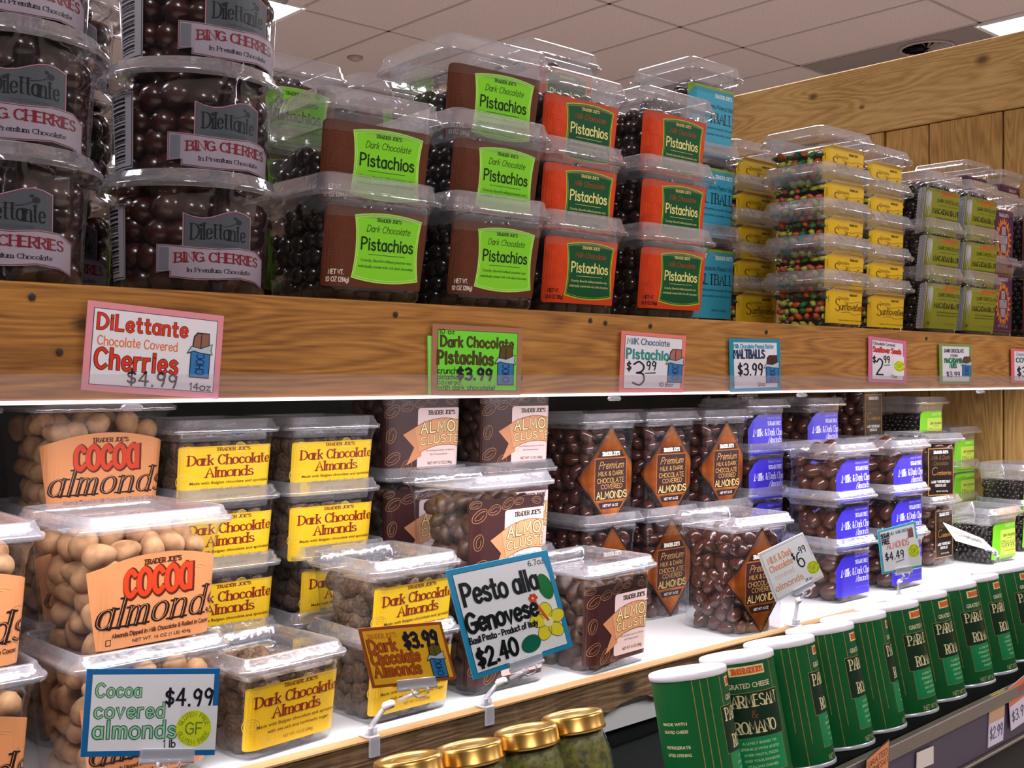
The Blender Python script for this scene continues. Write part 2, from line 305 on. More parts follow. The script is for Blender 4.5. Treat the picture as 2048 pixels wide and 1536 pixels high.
class Art:
    """flat print drawn as layered shapes on a sheet (metres), later wrapped on the thing that carries it"""
    def __init__(s): s.v = []; s.f = []; s.mi = []; s.mats = []
    def _m(s, c):
        m = c if not isinstance(c, tuple) else ink(c)
        if m not in s.mats: s.mats.append(m)
        return s.mats.index(m)
    def raw(s, pts, faces, c, z):
        s.n = getattr(s, 'n', 0) + 1; z += .06 * (s.n % 13)
        o = len(s.v); s.v += [(q[0], q[1], z + (q[2] if len(q) > 2 else 0)) for q in pts]; k = s._m(c)
        for f in faces: s.f.append(tuple(i + o for i in f)); s.mi.append(k)
    def poly(s, pts, c, z=0):
        s.raw(pts, [tuple(t) for t in tessellate_polygon([[Vector((x, y, 0)) for x, y in pts]])], c, z)
    def rect(s, x0, y0, x1, y1, c, z=0): s.raw([(x0, y0), (x1, y0), (x1, y1), (x0, y1)], [(0, 1, 2, 3)], c, z)
    def rrect(s, x0, y0, x1, y1, r, c, z=0):
        p = []
        for (cx, cy, a0) in ((x1 - r, y1 - r, 0), (x0 + r, y1 - r, 90), (x0 + r, y0 + r, 180), (x1 - r, y0 + r, 270)):
            p += [(cx + r * math.cos(R(a0 + k * 30)), cy + r * math.sin(R(a0 + k * 30))) for k in range(4)]
        s.poly(p, c, z)
    def ell(s, x, y, a, b, c, z=0, n=24): s.raw([(x + a * math.cos(2 * math.pi * k / n), y + b * math.sin(2 * math.pi * k / n)) for k in range(n)], [tuple(range(n))], c, z)
    def line(s, pts, w, c, z=1, smooth=False, closed=False):
        if smooth: pts = _crom(pts, closed)
        elif closed: pts = list(pts) + [pts[0]]
        n = len(pts); L = []; 
        for i in range(n):
            a, b = pts[max(i - 1, 0)], pts[min(i + 1, n - 1)]
            if 0 < i < n - 1:
                d1 = Vector((pts[i][0] - a[0], pts[i][1] - a[1])); d2 = Vector((b[0] - pts[i][0], b[1] - pts[i][1]))
                if d1.length < 1e-9 or d2.length < 1e-9: d = d1 + d2; q = 1
                else:
                    d1.normalize(); d2.normalize(); d = d1 + d2
                    if d.length < .3: d = d2; q = 1
                    else: q = min(1.6, 2 / d.length)
            else: d = Vector((b[0] - a[0], b[1] - a[1])); q = 1
            if d.length < 1e-9: d = Vector((1, 0))
            d.normalize(); ww = w(d) if callable(w) else w
            L.append((pts[i], Vector((-d.y, d.x)) * ww * .5 * q, d, ww))
        v = []; f = []
        for i, (p, nn, d, ww) in enumerate(L):
            e = 0 if closed else (-1 if i == 0 else (1 if i == n - 1 else 0))
            ox, oy = (d.x * ww * .4 * e, d.y * ww * .4 * e) if not closed else (0, 0)
            zz = .6 * i / n; v += [(p[0] + nn.x + ox, p[1] + nn.y + oy, zz), (p[0] - nn.x + ox, p[1] - nn.y + oy, zz)]
        for i in range(n - 1): f.append((2 * i + 1, 2 * i + 3, 2 * i + 2, 2 * i))
        s.raw(v, f, c, z)
    def text(s, t, x, y, W, H, c, z=2, st='sans', sw=.13, bold=0, rot=0, arch=0, slant=0, thin=.35, out=None, ow=.08, sp=None, wob=0):
        """t centred on (x, y), W wide, cap height H; st sans | hand | serif"""
        parts = []; sp = sp if sp is not None else {'serif': 1.7}.get(st, 2.2 if not out else 3.0)
        if st == 'sans':
            vs, fs = bfont(t, bold)
            if not vs: return
            x0 = min(v[0] for v in vs); x1 = max(v[0] for v in vs); k = W / max(x1 - x0, 1e-6)
            P = [((vx - x0) * k - W / 2, (vy / .73 - .5) * H) for vx, vy in vs]; parts = [('f', P, fs)]
        else:
            cur = 0; strokes = []
            for i, ch in enumerate(t):
                if ch == ' ' or ch not in G: cur += 4; continue
                adv, st_ = G[ch]; jy = wob * random.uniform(-1, 1)
                for m, pts in st_: strokes.append((m, [(px + cur, py + jy) for px, py in pts]))
                cur += adv + sp
            wd = cur - sp; k = W / wd; kk = H / 10
            for m, pts in strokes:
                q = _crom(pts, m == 'o') if m in 'co' else pts
                parts.append((m, [(px * k - W / 2, (py - 5) * kk) for px, py in q], None))
        cr, sr = math.cos(R(rot)), math.sin(R(rot))
        def tf(p):
            px, py = p; px += slant * (py + H / 2); py += arch * (1 - (2 * px / W) ** 2)
            return (x + px * cr - py * sr, y + px * sr + py * cr)
        for m, P, fs in parts:
            P = [tf(p) for p in P]
            if m == 'f': s.raw(P, fs, c, z); continue
            if st == 'serif':
                T = sw * H
                wf = lambda d, T=T: T * (thin + (1 - thin) * abs(d.y) ** 1.5)
                s.line(P, wf, c, z)
                if m in 's' or m == 'c':
                    for a, b in ((P[0], P[1]), (P[-1], P[-2])):
                        d = Vector((a[0] - b[0], a[1] - b[1])); d.normalize()
                        if abs(d.y) > .85: s.line([(a[0] - T * 1.05, a[1]), (a[0] + T * 1.05, a[1])], T * .38, c, z)
            else:
                if out: s.line(P, sw * H + 2 * ow * H, out, z); s.line(P, sw * H, c, z + 1)
                else: s.line(P, sw * H, c, z)
    def build(s, name, mp, xs=(), off=.0003, dz=.0001):
        me = bpy.data.meshes.new(name); me.from_pydata(s.v, [], s.f)
        for m in s.mats: me.materials.append(m)
        me.polygons.foreach_set('material_index', s.mi)
        if xs:
            bm = bmesh.new(); bm.from_mesh(me)
            for x in xs: bmesh.ops.bisect_plane(bm, geom=bm.verts[:] + bm.edges[:] + bm.faces[:], plane_co=(x, 0, 0), plane_no=(1, 0, 0), dist=1e-6)
            bm.to_mesh(me); bm.free()
        for v in me.vertices: v.co = mp(v.co.x, v.co.y, off + v.co.z * dz)
        me.update(); return me

# ------------------------------------------------------------------ tubs
def rr(a, b, r, s):
    """point and outward normal on a rounded rectangle, s = arc length from the middle of the front (-y) side"""
    sg = 1 if s >= 0 else -1; s = abs(s); r = min(r, a, b)
    f = a - r
    if s <= f: x, y, nx, ny = s, -b, 0, -1
    elif s <= f + r * math.pi / 2:
        t = (s - f) / r; x, y, nx, ny = f + r * math.sin(t), -b + r - r * math.cos(t), math.sin(t), -math.cos(t)
    else:
        q = s - f - r * math.pi / 2
        if q <= 2 * (b - r): x, y, nx, ny = a, -b + r + q, 1, 0
        else:
            t = (q - 2 * (b - r)) / r; t = min(t, math.pi / 2); x, y, nx, ny = f + r * math.cos(t), b - r + r * math.sin(t), math.cos(t), math.sin(t)
    return x * sg, y, nx * sg, ny
def ring(a, b, r, z, k=5, side=1):
    r = max(min(r, a, b), 1e-4); p = []
    for cx, cy, a0 in ((a - r, -b + r, -90), (a - r, b - r, 0), (-a + r, b - r, 90), (-a + r, -b + r, 180)):
        for j in range(k + 1): t = R(a0 + 90 * j / k); p.append((cx + r * math.cos(t), cy + r * math.sin(t), z))
    return p
def loft(rings, cap0=True, cap1=False):
    n = len(rings[0]); vs = [p for q in rings for p in q]; fs = []
    for i in range(len(rings) - 1):
        for k in range(n): fs.append((i * n + k, i * n + (k + 1) % n, (i + 1) * n + (k + 1) % n, (i + 1) * n + k))
    if cap0: fs.append(tuple(range(n))[::-1])
    if cap1: fs.append(tuple((len(rings) - 1) * n + k for k in range(n)))
    return vs, fs
# kind: W, D flange size; h flange height; p stacking pitch; a, b half size of the base; r corner radius; fill height; piece kind
K = {
 'pist':  dict(W=.150, D=.150, rh=1.4, h=.098, p=.080, ov=.011, a=.058, b=.052, lx=1.09, ls=-.002, r=.014, fz=.080, nut='dball'),
 'milk':  dict(W=.150, D=.142, rh=1.4, h=.098, p=.083, ov=.011, a=.058, b=.052, lx=1.09, ls=-.002, r=.014, fz=.078, nut='mball'),
 'malt':  dict(rh=1.4, W=.132, D=.134, h=.134, p=.120, ov=.012, a=.049, b=.050, r=.014, fz=.100, nut='mball'),
 'cherry': dict(W=.166, D=.166, h=.092, p=.097, ov=.012, a=.066, b=.066, r=.1, fz=.078, nut='cherry'),
 'sun':   dict(rh=1.2, lx=1.06, W=.154, D=.128, h=.0674, p=.0524, a=.060, b=.047, r=.020, fz=.045, nut='seed'),
 'mac':   dict(rh=1.3, W=.137, D=.130, h=.095, p=.079, ov=.008, a=.055, b=.049, lx=1.12, r=.012, fz=.078, nut='dball'),
 'purple': dict(W=.140, D=.140, h=.142, p=.122, a=.053, b=.053, r=.012, fz=.110, nut='dsm'),
 'cocoa': dict(lx=1.05, W=.168, D=.164, h=.126, p=.126, ov=.013, a=.063, b=.060, r=.016, fz=.096, nut='cocoa'),
 'yellow': dict(W=.145, D=.142, h=.094, p=.080, ov=.009, a=.059, b=.053, lx=1.15, r=.014, fz=.064, nut='clus'),
 'cluster': dict(lx=1.09, ov=.012, W=.158, D=.150, h=.134, p=.126, a=.063, b=.058, r=.014, fz=.098, nut='chunk'),
 'prem':  dict(lx=1.1, ly=1.05, W=.146, D=.148, h=.170, p=.157, a=.056, b=.056, r=.013, fz=.138, nut='palm'),
 'sugar': dict(W=.138, D=.134, h=.100, p=.083, a=.055, b=.053, r=.014, fz=.076, nut='big'),
 'cran':  dict(W=.134, D=.130, h=.135, p=.124, a=.052, b=.050, r=.012, fz=.110, nut='big'),
 'edam':  dict(W=.150, D=.130, h=.105, p=.080, a=.060, b=.051, r=.014, fz=.068, nut='dsm'),
}
K['open'] = dict(K['pist'], fz=.052)
def half(k, z):
    d = K[k]; t = max(0, min(1, z / d['h'])); ov = d.get('ov', .015)
    return d['a'] + (d['W'] / 2 - ov - d['a']) * t, d['b'] + (d['D'] / 2 - ov - d['b']) * t
def tub_meshes(k):
    d = K[k]; h, r = d['h'], d['r']; A = lambda z: half(k, z); rg = []
    kk = 5 if k != 'cherry' else 10
    def add(z, off, rad=None): a, b = A(z); rg.append(ring(a + off, b + off, r + off if rad is None else rad, z, kk))
    a0, b0 = A(0)
    rg.append(ring(a0 - .012, b0 - .012, r - .003 if r < .05 else r, .0025, kk)); rg.append(ring(a0 - .008, b0 - .008, r, .0002, kk))
    add(.0006, -.003); add(.004, 0)
    for q in (.3, .55): add(h * q, 0)
    add(h * .78, 0); add(h * .80, .0012); add(h * .88, .002); ov = d.get('ov', .015); add(h - .007, ov * .42); add(h - .0035, ov * .66)
    W, D = d['W'] / 2, d['D'] / 2
    rg.append(ring(W - .002, D - .002, r + .006, h - .002, kk)); rg.append(ring(W, D, r + .007, h - .0005, kk))
    v, f = loft(rg); body = mesh('tub_body', v, f, M_BODY, smooth=True)
    rg = []
    for z, i in ((h - .003, .0012), (h + .0008, 0), (h + .0026, .0012), (h + .0034, .0045), (h + .0075, .0058), (h + .0085, .0075), (h + .0125, .0085), (h + .0138, .0105), (h + .0125, .0135), (d['p'] + .007, .0155), (d['p'] + .0015, .0165), (d['p'] + .0012, .0225), (d['p'] + .003, .024), (d['p'] + .003, .028)):
        rr_ = max(r + .007 - i, .004) if r < .05 else 1
        z = h + (z - h) * d.get('rh', 1) if z > h + .003 else z; rg.append(ring(W - i, D - i, rr_, z, kk))
    v, f = loft(rg, False, True); lid = mesh('tub_lid', v, f, M_LID, smooth=True)
    return body, lid

NUTS = {}
def ico(n):
    bm = bmesh.new(); bmesh.ops.create_icosphere(bm, subdivisions=n, radius=1); v = [tuple(x.co) for x in bm.verts]; f = [tuple(q.index for q in p.verts) for p in bm.faces]; bm.free(); return v, f
ICO2, ICO3, ICO1 = ico(2), ico(3), ico(1)
# nut: half axes, materials, lumpiness
M_COC = noisy('cocoa_dusted_shell', (150, 104, 70), (188, 144, 102), 60, .85, .15)
M_DCH = mat('dark_chocolate_gloss', (46, 26, 20), .22, coat=.3)
M_DBL = mat('dark_chocolate_black', (34, 22, 20), .2, coat=.3)
M_MCH = mat('milk_chocolate_gloss', (84, 44, 28), .2, coat=.3)
M_PAL = mat('glazed_chocolate_almond', (78, 38, 28), .16, coat=.4)
M_CLU = noisy('sugared_chocolate', (66, 46, 32), (118, 90, 66), 260, .8, .8)
M_CHK = noisy('almond_cluster_chocolate', (48, 28, 20), (96, 64, 46), 90, .45, .4)
M_CHE = noisy('chocolate_cherry', (26, 8, 6), (60, 20, 12), 30, .25, .1, coat=.3)
SEEDC = [mat('orange_candy_shell', (232, 104, 44), .3), mat('yellow_green_candy_shell', (206, 210, 70), .3), mat('green_candy_shell', (36, 124, 64), .3), mat('dark_green_candy_shell', (28, 88, 56), .3), mat('brown_candy_shell', (96, 44, 26), .3)]
NK = {'cocoa': ((.0165, .0130, .0120), [M_COC]), 'dball': ((.0108, .0104, .0100), [M_DBL]), 'mball': ((.0108, .0104, .0100), [M_DCH]), 'cherry': ((.014, .013, .013), [M_CHE]),
      'seed': ((.0084, .0052, .0040), SEEDC), 'dsm': ((.0066, .0062, .0058), [M_DBL]), 'clus': ((.0130, .0122, .0115), [M_CLU]), 'chunk': ((.015, .011, .009), [M_CHK]),
      'palm': ((.0158, .0108, .0098), [M_PAL]), 'big': ((.0180, .0138, .0128), [M_MCH])}
def lump(v, amp, seed):
    rn = random.Random(seed); dirs = [(Vector((rn.uniform(-1, 1), rn.uniform(-1, 1), rn.uniform(-1, 1))).normalized(), rn.uniform(.5, 1)) for _ in range(14)]
    out = []
    for p in v:
        q = Vector(p); s = 1 + amp * sum(w_ * max(0, q.dot(d) - .72) * 3 for d, w_ in dirs); out.append(tuple(q * s))
    return out
def nut_shape(k, base):
    v, f = base
    if k in ('clus', 'chunk'): v = lump(v, .22, hash(k) % 97 if False else len(k) * 7)
    if k in ('cocoa', 'palm', 'big', 'seed'): v = [(x, y * (1 - .22 * x), z * (1 - .22 * x)) for x, y, z in v]
    a = NK[k][0]; return [(x * a[0], y * a[1], z * a[2]) for x, y, z in v], f
def pack(k, seed):
    """positions of the pieces next to the walls and on the heap, in tub coordinates; last field says front, left, top or back"""
    d = K[k]; ax = NK[d['nut']][0]; rn = random.Random(seed); rad = (ax[0] + ax[1]) / 2 * .95; ins = ax[0] * (1.5 if d['nut'] in ('clus', 'chunk') else 1.0); sp = rad * 1.9; out = []; z = ax[2] + .002; lay = 0
    while z < d['fz']:
        a, b = half(k, z)
        for inset in ((ins, ins + rad * 1.6) if sp > .012 else (ins,)):
            aa, bb = a - inset, b - inset; r = max(min(d['r'], aa, bb) * (1 if d['r'] < .05 else 10), .003)
            r = min(r, aa, bb); P = 4 * (aa + bb) - 8 * r + 2 * math.pi * r; n = max(4, int(P / sp))
            for i in range(n):
                s = (i + .5 * (lay % 2) + rn.uniform(-.18, .18)) / n * P - P / 2
                x, y, nx, ny = rr(aa, bb, r, s)
                if inset > ins: side = 'in'
                else: side = 'front' if ny < -.7 else ('left' if nx < -.6 else 'back')
                out.append((x + rn.uniform(-1, 1) * rad * .08, y + rn.uniform(-1, 1) * rad * .08, z + rn.uniform(-1, 1) * rad * .3, side))
        z += sp * .80; lay += 1
    a, b = half(k, d['fz']); nx_ = int(2 * (a - rad) / sp); ny_ = int(2 * (b - rad) / sp)
    for i in range(nx_ + 1):
        for j in range(ny_ + 1):
            x = -a + ins + (2 * (a - ins)) * (i + rn.uniform(-.2, .2)) / max(nx_, 1); y = -b + ins + (2 * (b - ins)) * (j + rn.uniform(-.2, .2)) / max(ny_, 1)
            x = max(-a + ins, min(a - ins, x)); y = max(-b + ins, min(b - ins, y))
            if d['r'] > .05 and math.hypot(x, y) > a - ins: continue
            hgt = (1 - (x / a) ** 2) * (1 - (y / b) ** 2)
            out.append((x, y, d['fz'] + hgt * rad * 1.3 + rn.uniform(-.3, .5) * rad, 'top'))
    return out
def rot_of(rn, side, flat=False):
    if flat: return Matrix.Rotation(rn.uniform(0, 6.28), 3, 'Z') @ Matrix.Rotation(rn.uniform(-.6, .6), 3, 'Y') @ Matrix.Rotation(rn.uniform(-.6, .6) + (1.2 if side in ('front', 'left') else 0), 3, 'X')
    return Matrix.Rotation(rn.uniform(0, 6.28), 3, 'Z') @ Matrix.Rotation(rn.uniform(-1.2, 1.2), 3, 'Y') @ Matrix.Rotation(rn.uniform(0, 6.28), 3, 'X')
def fill_mesh(k, seed, skip=()):
    d = K[k]; nk = d['nut']; mats = NK[nk][1]; base = ICO1 if nk == 'dsm' else ICO2
    if nk in ('seed',): base = ICO1
    sv, sf = nut_shape(nk, base); mb = MB(); rn = random.Random(seed + 5)
    for i, (x, y, z, side) in enumerate(pack(k, seed)):
        M = rot_of(rn, side, nk == 'seed'); mi = rn.choice([0, 0, 0, 1, 1, 1, 2, 2, 3]) if len(mats) > 1 else 0
        if side in skip: continue
        p = Vector((x, y, z)); mb.add([M @ Vector(q) + p for q in sv], sf, mi)
    a, b = half(k, d['fz'] * .5); ax = NK[nk][0]; q = (ax[0] + ax[1]) * .95; r = d['r'] if d['r'] < .05 else 1
    v, f = loft([ring(a - q - .004, b - q - .004, r, .004), ring(a - q, b - q, r, d['fz'] - ax[2])], True, True); mb.add(v, f, len(mats) - 1)
    return mb.mesh('contents', mats, True)

# ------------------------------------------------------------------ printed labels
BRN = (62, 30, 18); TJ = "TRADER JOE'S"
def swirl(ar, x, y, r, w, c, z=1, n=3, turn=1.6):
    for q in range(n):
        rr_ = r * (1 - .28 * q); ar.line([(x + rr_ * math.cos(t * .5 + q), y + rr_ * math.sin(t * .5 + q)) for t in range(int(turn * 6.28 / .5) + 1)], w, c, z)
def panel_pts(x0, x1, y0, y1, bulge=.004, pinch=.003, n=8):
    p = []
    for i in range(n + 1): t = i / n; p.append((x0 + (x1 - x0) * t, y0 - bulge * (1 - (2 * t - 1) ** 2)))
    for i in range(1, n): t = i / n; p.append((x1 - pinch * (1 - (2 * t - 1) ** 2), y0 + (y1 - y0) * t))
    for i in range(n + 1): t = i / n; p.append((x1 - (x1 - x0) * t, y1 + bulge * (1 - (2 * t - 1) ** 2)))
    for i in range(1, n): t = i / n; p.append((x0 + pinch * (1 - (2 * t - 1) ** 2), y1 - (y1 - y0) * t))
    return p
def l_pist(milk=False):
    a = Art()
    bg, sw, pn, ed = ((224, 70, 24), (206, 58, 18), (0, 84, 44), (196, 220, 40)) if milk else ((96, 48, 28), (120, 68, 44), (136, 222, 46), (188, 240, 110))
    t0, t1, t2, t3 = ((230, 216, 120), (150, 60, 30), (244, 236, 150), (220, 220, 140)) if milk else ((34, 62, 20), (48, 84, 20), (20, 44, 24), (44, 96, 30))
    a.rrect(-.057, .012, .057, .087, .004, bg)
    for x, y in ((-.045, .068), (-.047, .034), (-.036, .05)): swirl(a, x, y, .010, .0004, sw, 1)
    a.poly(panel_pts(-.028, .046, .021, .080), ed, 1); a.poly(panel_pts(-.0268, .0448, .0222, .0788), pn, 2)
    a.line(panel_pts(-.0255, .0435, .0235, .0775), .0004, (226, 248, 160) if not milk else (180, 204, 60), 3, closed=True)
    cx = .009
    a.text(TJ, cx, .0772, .027, .0030, t0, 4, 'serif', sw=.26, thin=.6)
    a.text(('Milk' if milk else 'Dark') + ' Chocolate', cx, .0685, .047, .0062, t1 if not milk else (176, 70, 34), 4, 'hand', sw=.10, slant=.25)
    a.text('Pistachios', cx, .0540, .056, .0112, t2, 4, 'hand', sw=.15)
    a.line([(cx - .02, .0440), (cx + .02, .0440)], .0005, t3, 4)
    a.text('Crunchy, flavorful toffeed pistachio nuts', cx, .0385, .056, .0028, t3, 4, bold=.01)
    a.text('individually coated with rich ' + ('milk' if milk else 'dark') + ' chocolate', cx, .0327, .060, .0028, t3, 4, bold=.01)
    c = (40, 20, 14) if milk else (236, 226, 214)
    a.text('NET WT.', -.043, .0255, .014, .0042, c, 2, 'hand', sw=.16); a.text('10.8 OZ (306g)' if milk else '10 OZ (284g)', -.041, .0185, .022, .0042, c, 2, 'hand', sw=.15)
    return a
def l_malt():
    a = Art(); a.rrect(-.056, .014, .058, .116, .003, (60, 168, 200)); g = (150, 190, 60)
    a.rect(-.056, .112, .058, .116, g, 1); a.poly([(-.056, .10), (-.04, .116), (-.056, .116)], g, 1); a.poly([(.058, .014), (.058, .028), (.04, .014)], g, 1)
    a.text(TJ, .02, .104, .040, .005, (224, 240, 240), 2, 'serif', sw=.28, thin=.6)
    a.text('Milk Chocolate Peanut Butter', .002, .088, .104, .0062, (24, 40, 66), 2, 'hand', sw=.12, slant=.25)
    a.text('MALTBALLS', .002, .0715, .104, .0145, (14, 20, 36), 2, 'serif', sw=.16)
    a.text('Crispy malt centers covered with peanut', .002, .056, .094, .0032, (16, 50, 76), 2, 'hand', sw=.14, slant=.2)
    a.text('butter and coated with milk chocolate', .002, .047, .094, .0032, (16, 50, 76), 2, 'hand', sw=.14, slant=.2)
    a.text('NET WT 12 OZ (340g)', .012, .026, .034, .0032, (16, 50, 76), 2, bold=.01)
    return a
def l_cherry():
    a = Art(); mr = (120, 50, 60); sl = (76, 82, 90); wh = (146, 138, 152)
    def shield(o):
        p = [(-.029 - o, .026), (.031 + o, .026), (.031 + o, .066 + o)]
        p += [(.031 + o - (.060 + 2 * o) * t / 8, .066 + o + .004 * math.sin(t / 8 * 6.28)) for t in range(1, 9)]
        return p
    a.poly(shield(.0022), wh, 0); a.poly(shield(.0014), mr, 1); a.poly(shield(.0005), sl, 2)
    a.text('Dilettante', .001, .0520, .050, .0135, (22, 22, 28), 3, 'serif', sw=.13, arch=.001)
    a.text('CHOCOLATES', .003, .0415, .030, .0024, (70, 74, 82), 3, bold=.01)
    a.ell(.019, .0625, .0034, .0026, (40, 40, 46), 3, 10); a.line([(.003, .057), (.010, .0585), (.016, .061)], .0007, (40, 40, 46), 3, smooth=True)
    a.ell(.0155, .0655, .0020, .0014, (40, 40, 46), 3, 8)
    def rib(o):
        top = [(-.052 - o, .0395 + o), (-.040, .0385 + o), (-.020, .0370 + o), (0, .0365 + o), (.020, .0385 + o), (.040, .0375 + o), (.052 + o, .031 + o)]
        bot = [(.052 + o, .008 - o), (.040, .0125 - o), (.020, .0145 - o), (0, .0125 - o), (-.020, .012 - o), (-.036, .0135 - o), (-.040 - o, .014 - o), (-.040 - o, .018), (-.052 - o, .018 - o)]
        return top + bot
    a.poly(rib(.0016), wh, 3); a.poly(rib(.0010), mr, 4); a.poly(rib(.0003), (156, 146, 160), 5)
    a.poly([(-.0515, .0385), (-.0425, .0380), (-.0425, .0185), (-.0515, .0185)], (110, 112, 124), 6)
    a.text('BING CHERRIES', .003, .0292, .080, .0078, (120, 26, 42), 7, 'serif', sw=.24, arch=.0012)
    a.text('In Premium Chocolate', .003, .0190, .060, .0034, (30, 24, 34), 7, 'serif', sw=.22)
    a.rrect(-.130, .012, -.088, .078, .002, (170, 164, 176), 0); a.rect(-.1285, .0135, -.0895, .0765, (30, 28, 34), 1); a.rect(-.1278, .0142, -.0902, .0758, (170, 164, 176), 2)
    rn = random.Random(3); y = .018
    while y < .072: q = rn.choice([.0007, .0007, .0014, .0021]); a.rect(-.123, y, -.099, y + q, (24, 22, 28), 3); y += q + rn.choice([.0008, .0012, .0020])
    return a
def l_sun():
    a = Art(); y = (236, 190, 36); br = (84, 48, 20); og = (206, 140, 30)
    a.poly([(-.052, .006), (.058, .006), (.058, .060), (-.034, .060), (-.052, .052)], y)
    rn = random.Random(2)
    for i in range(22): x = -.032 + i * .0042; a.line([(x, .0568), (x + .0022, .0584)], .0011, (206, 110, 40), 1)
    a.line([(-.034, .0552), (.057, .0552)], .0004, og, 1)
    a.text(TJ, .018, .0490, .022, .0026, (50, 34, 18), 2, 'serif', sw=.28, thin=.6)
    a.text('Chocolate', -.010, .0440, .030, .0046, (150, 110, 30), 2, 'hand', sw=.14)
    a.text('S', -.026, .0335, .011, .0185, br, 2, 'serif', sw=.13); a.text('unflower', .006, .0315, .046, .0100, br, 2, 'hand', sw=.14)
    a.text('Seeds', .041, .0315, .026, .0095, (120, 80, 24), 2, 'hand', sw=.15)
    a.line([(-.016, .0220), (.005, .0238), (.022, .0200), (.040, .0225), (.054, .0195)], .0007, (150, 110, 30), 2, smooth=True)
    a.line([(-.008, .0395), (.012, .0375), (.030, .0400), (.048, .0385), (.057, .0370)], .0006, (150, 110, 30), 2, smooth=True)
    a.text('Roasted sunflower seeds in candy shells', .010, .0115, .066, .0020, (110, 80, 24), 2, bold=.01)
    a.rect(-.0485, .036, -.0475, .046, (130, 96, 24), 1)
    return a
def l_mac():
    a = Art(); g = (140, 142, 38); gr = (190, 190, 196)
    a.rrect(-.064, .008, .055, .083, .003, gr); a.rect(-.0535, .008, .057, .083, g, 1)
    for i in range(15): y = .010 + i * .0049; a.line([(-.0668, y), (-.0598, y + .0042)], .0008, (110, 130, 96), 1)
    for x in (-.0585, -.0568, -.0552): a.line([(x, .0085), (x, .0825)], .0005, (84, 74, 132), 2)
    rn = random.Random(4)
    for i in range(16): x = -.05 + i * .0066; a.line([(x, .010 + rn.random() * .01), (x + .001, .03 + rn.random() * .05)], .0003, (132, 136, 34), 2)
    cx = .010
    a.text(TJ, cx, .0765, .046, .0052, (232, 96, 34), 3, 'serif', sw=.34, thin=.7)
    a.text('DARK CHOCOLATE', cx, .0640, .066, .0055, (40, 44, 20), 3, 'hand', sw=.15, arch=.0012)
    a.line([(-.018, .0572), (0, .0570)], .0006, (60, 60, 24), 3); a.line([(.022, .0570), (.040, .0572)], .0006, (60, 60, 24), 3); a.text('COVERED', .011, .0572, .018, .0022, (150, 110, 40), 3)
    a.text('MACADAMIA NUTS', cx + .004, .0470, .098, .0080, (22, 24, 12), 3, 'serif', sw=.24, thin=.5)
    a.text('BUTTERY ROASTED MACADAMIA NUTS', cx, .0355, .070, .0025, (70, 74, 24), 3, bold=.01); a.text('DRENCHED IN RICH DARK CHOCOLATE', cx, .0305, .070, .0025, (70, 74, 24), 3, bold=.01)
    a.text('NET WT 10 OZ (284g)', .016, .0165, .034, .0026, (110, 112, 30), 3); a.ell(-.046, .0165, .0032, .0030, (100, 104, 30), 3, 10)
    return a
def l_purple():
    a = Art(); pu = (72, 34, 74); og = (214, 128, 62)
    a.rrect(-.060, .014, .060, .122, .003, (150, 60, 50)); a.rect(-.0585, .0155, .0585, .1205, pu, 1)
    a.text(TJ, .004, .1125, .040, .0055, (190, 170, 190), 3, 'serif', sw=.3, thin=.6)
    for i in range(22):
        t = i / 22 * 2 * math.pi; ex, ey = 1.0 * math.cos(t), 1.45 * math.sin(t); n = Vector((-ey, ex)).normalized() * .0062
        p0 = (.004 + ex * .019, .066 + ey * .019); p1 = (.004 + ex * .036 + n.x * .3, .066 + ey * .031 + n.y * .3)
        a.poly([(p0[0] - n.x, p0[1] - n.y), p1, (p0[0] + n.x, p0[1] + n.y)], og if i % 2 else (192, 96, 48), 2 + i % 2)
    a.ell(.004, .066, .021, .030, (110, 44, 60), 4)
    for y, wd, t in ((.083, .016, 'I'), (.066, .032, 'LIT'), (.049, .022, 'LI')):
        a.rect(.004 - wd / 2, y - .0078, .004 + wd / 2, y + .0078, (160, 152, 160), 5); a.text(t, .004, y, wd * .66 if len(t) > 1 else .002, .010, (84, 76, 92), 6, 'hand', sw=.10)
    a.text('NET WT 10 OZ', .004, .0235, .044, .0042, (196, 150, 160), 3, bold=.01)
    return a
def l_cocoa():
    a = Art(); og = (206, 136, 88); n = 12
    pts = [(-.056, .010), (.058, .010)] + [(.068 - .0 * i, .0) for i in ()]
    pts = [(-.058, .012), (.060, .012), (.072, .086)] + [(.072 - .142 * i / n, .086 + .014 * (1 - (1 - 2 * i / n) ** 2)) for i in range(1, n)] + [(-.070, .086)]
    a.poly(pts, og); rn = random.Random(5)
    for i in range(8): x = rn.uniform(-.05, .05); y = rn.uniform(.02, .08); a.line([(x, y), (x + .010, y + .006), (x + .02, y + .004)], .0006, (218, 152, 104), 1, smooth=True)
    a.text(TJ, .004, .0918, .038, .0044, (70, 26, 12), 3, 'serif', sw=.28, thin=.6)
    a.text('cocoa', .0015, .0785, .066, .0370, (86, 26, 12), 2, 'hand', sw=.20, slant=0); a.text('cocoa', .0005, .0791, .066, .0365, (196, 58, 26), 3, 'hand', sw=.135)
    a.text('almonds', .002, .0465, .122, .0270, (30, 16, 18), 2, 'serif', sw=.17, slant=.25, thin=.45, sp=3.2); a.text('almonds', .0015, .0470, .122, .0270, (206, 136, 88), 4, 'hand', sw=.02, slant=.25, sp=3.2)
    a.text('Almonds Dipped in Milk Chocolate & Rolled in Cocoa', .006, .0250, .100, .0040, (70, 26, 12), 2, 'hand', sw=.17)
    a.text('NET WT. 16 OZ (1 LB) 454g', .006, .0175, .060, .0034, (70, 26, 12), 2, bold=.01); a.rect(-.050, .016, -.045, .022, (70, 26, 12), 1); a.rect(-.0492, .0168, -.0458, .0212, og, 2)
    return a
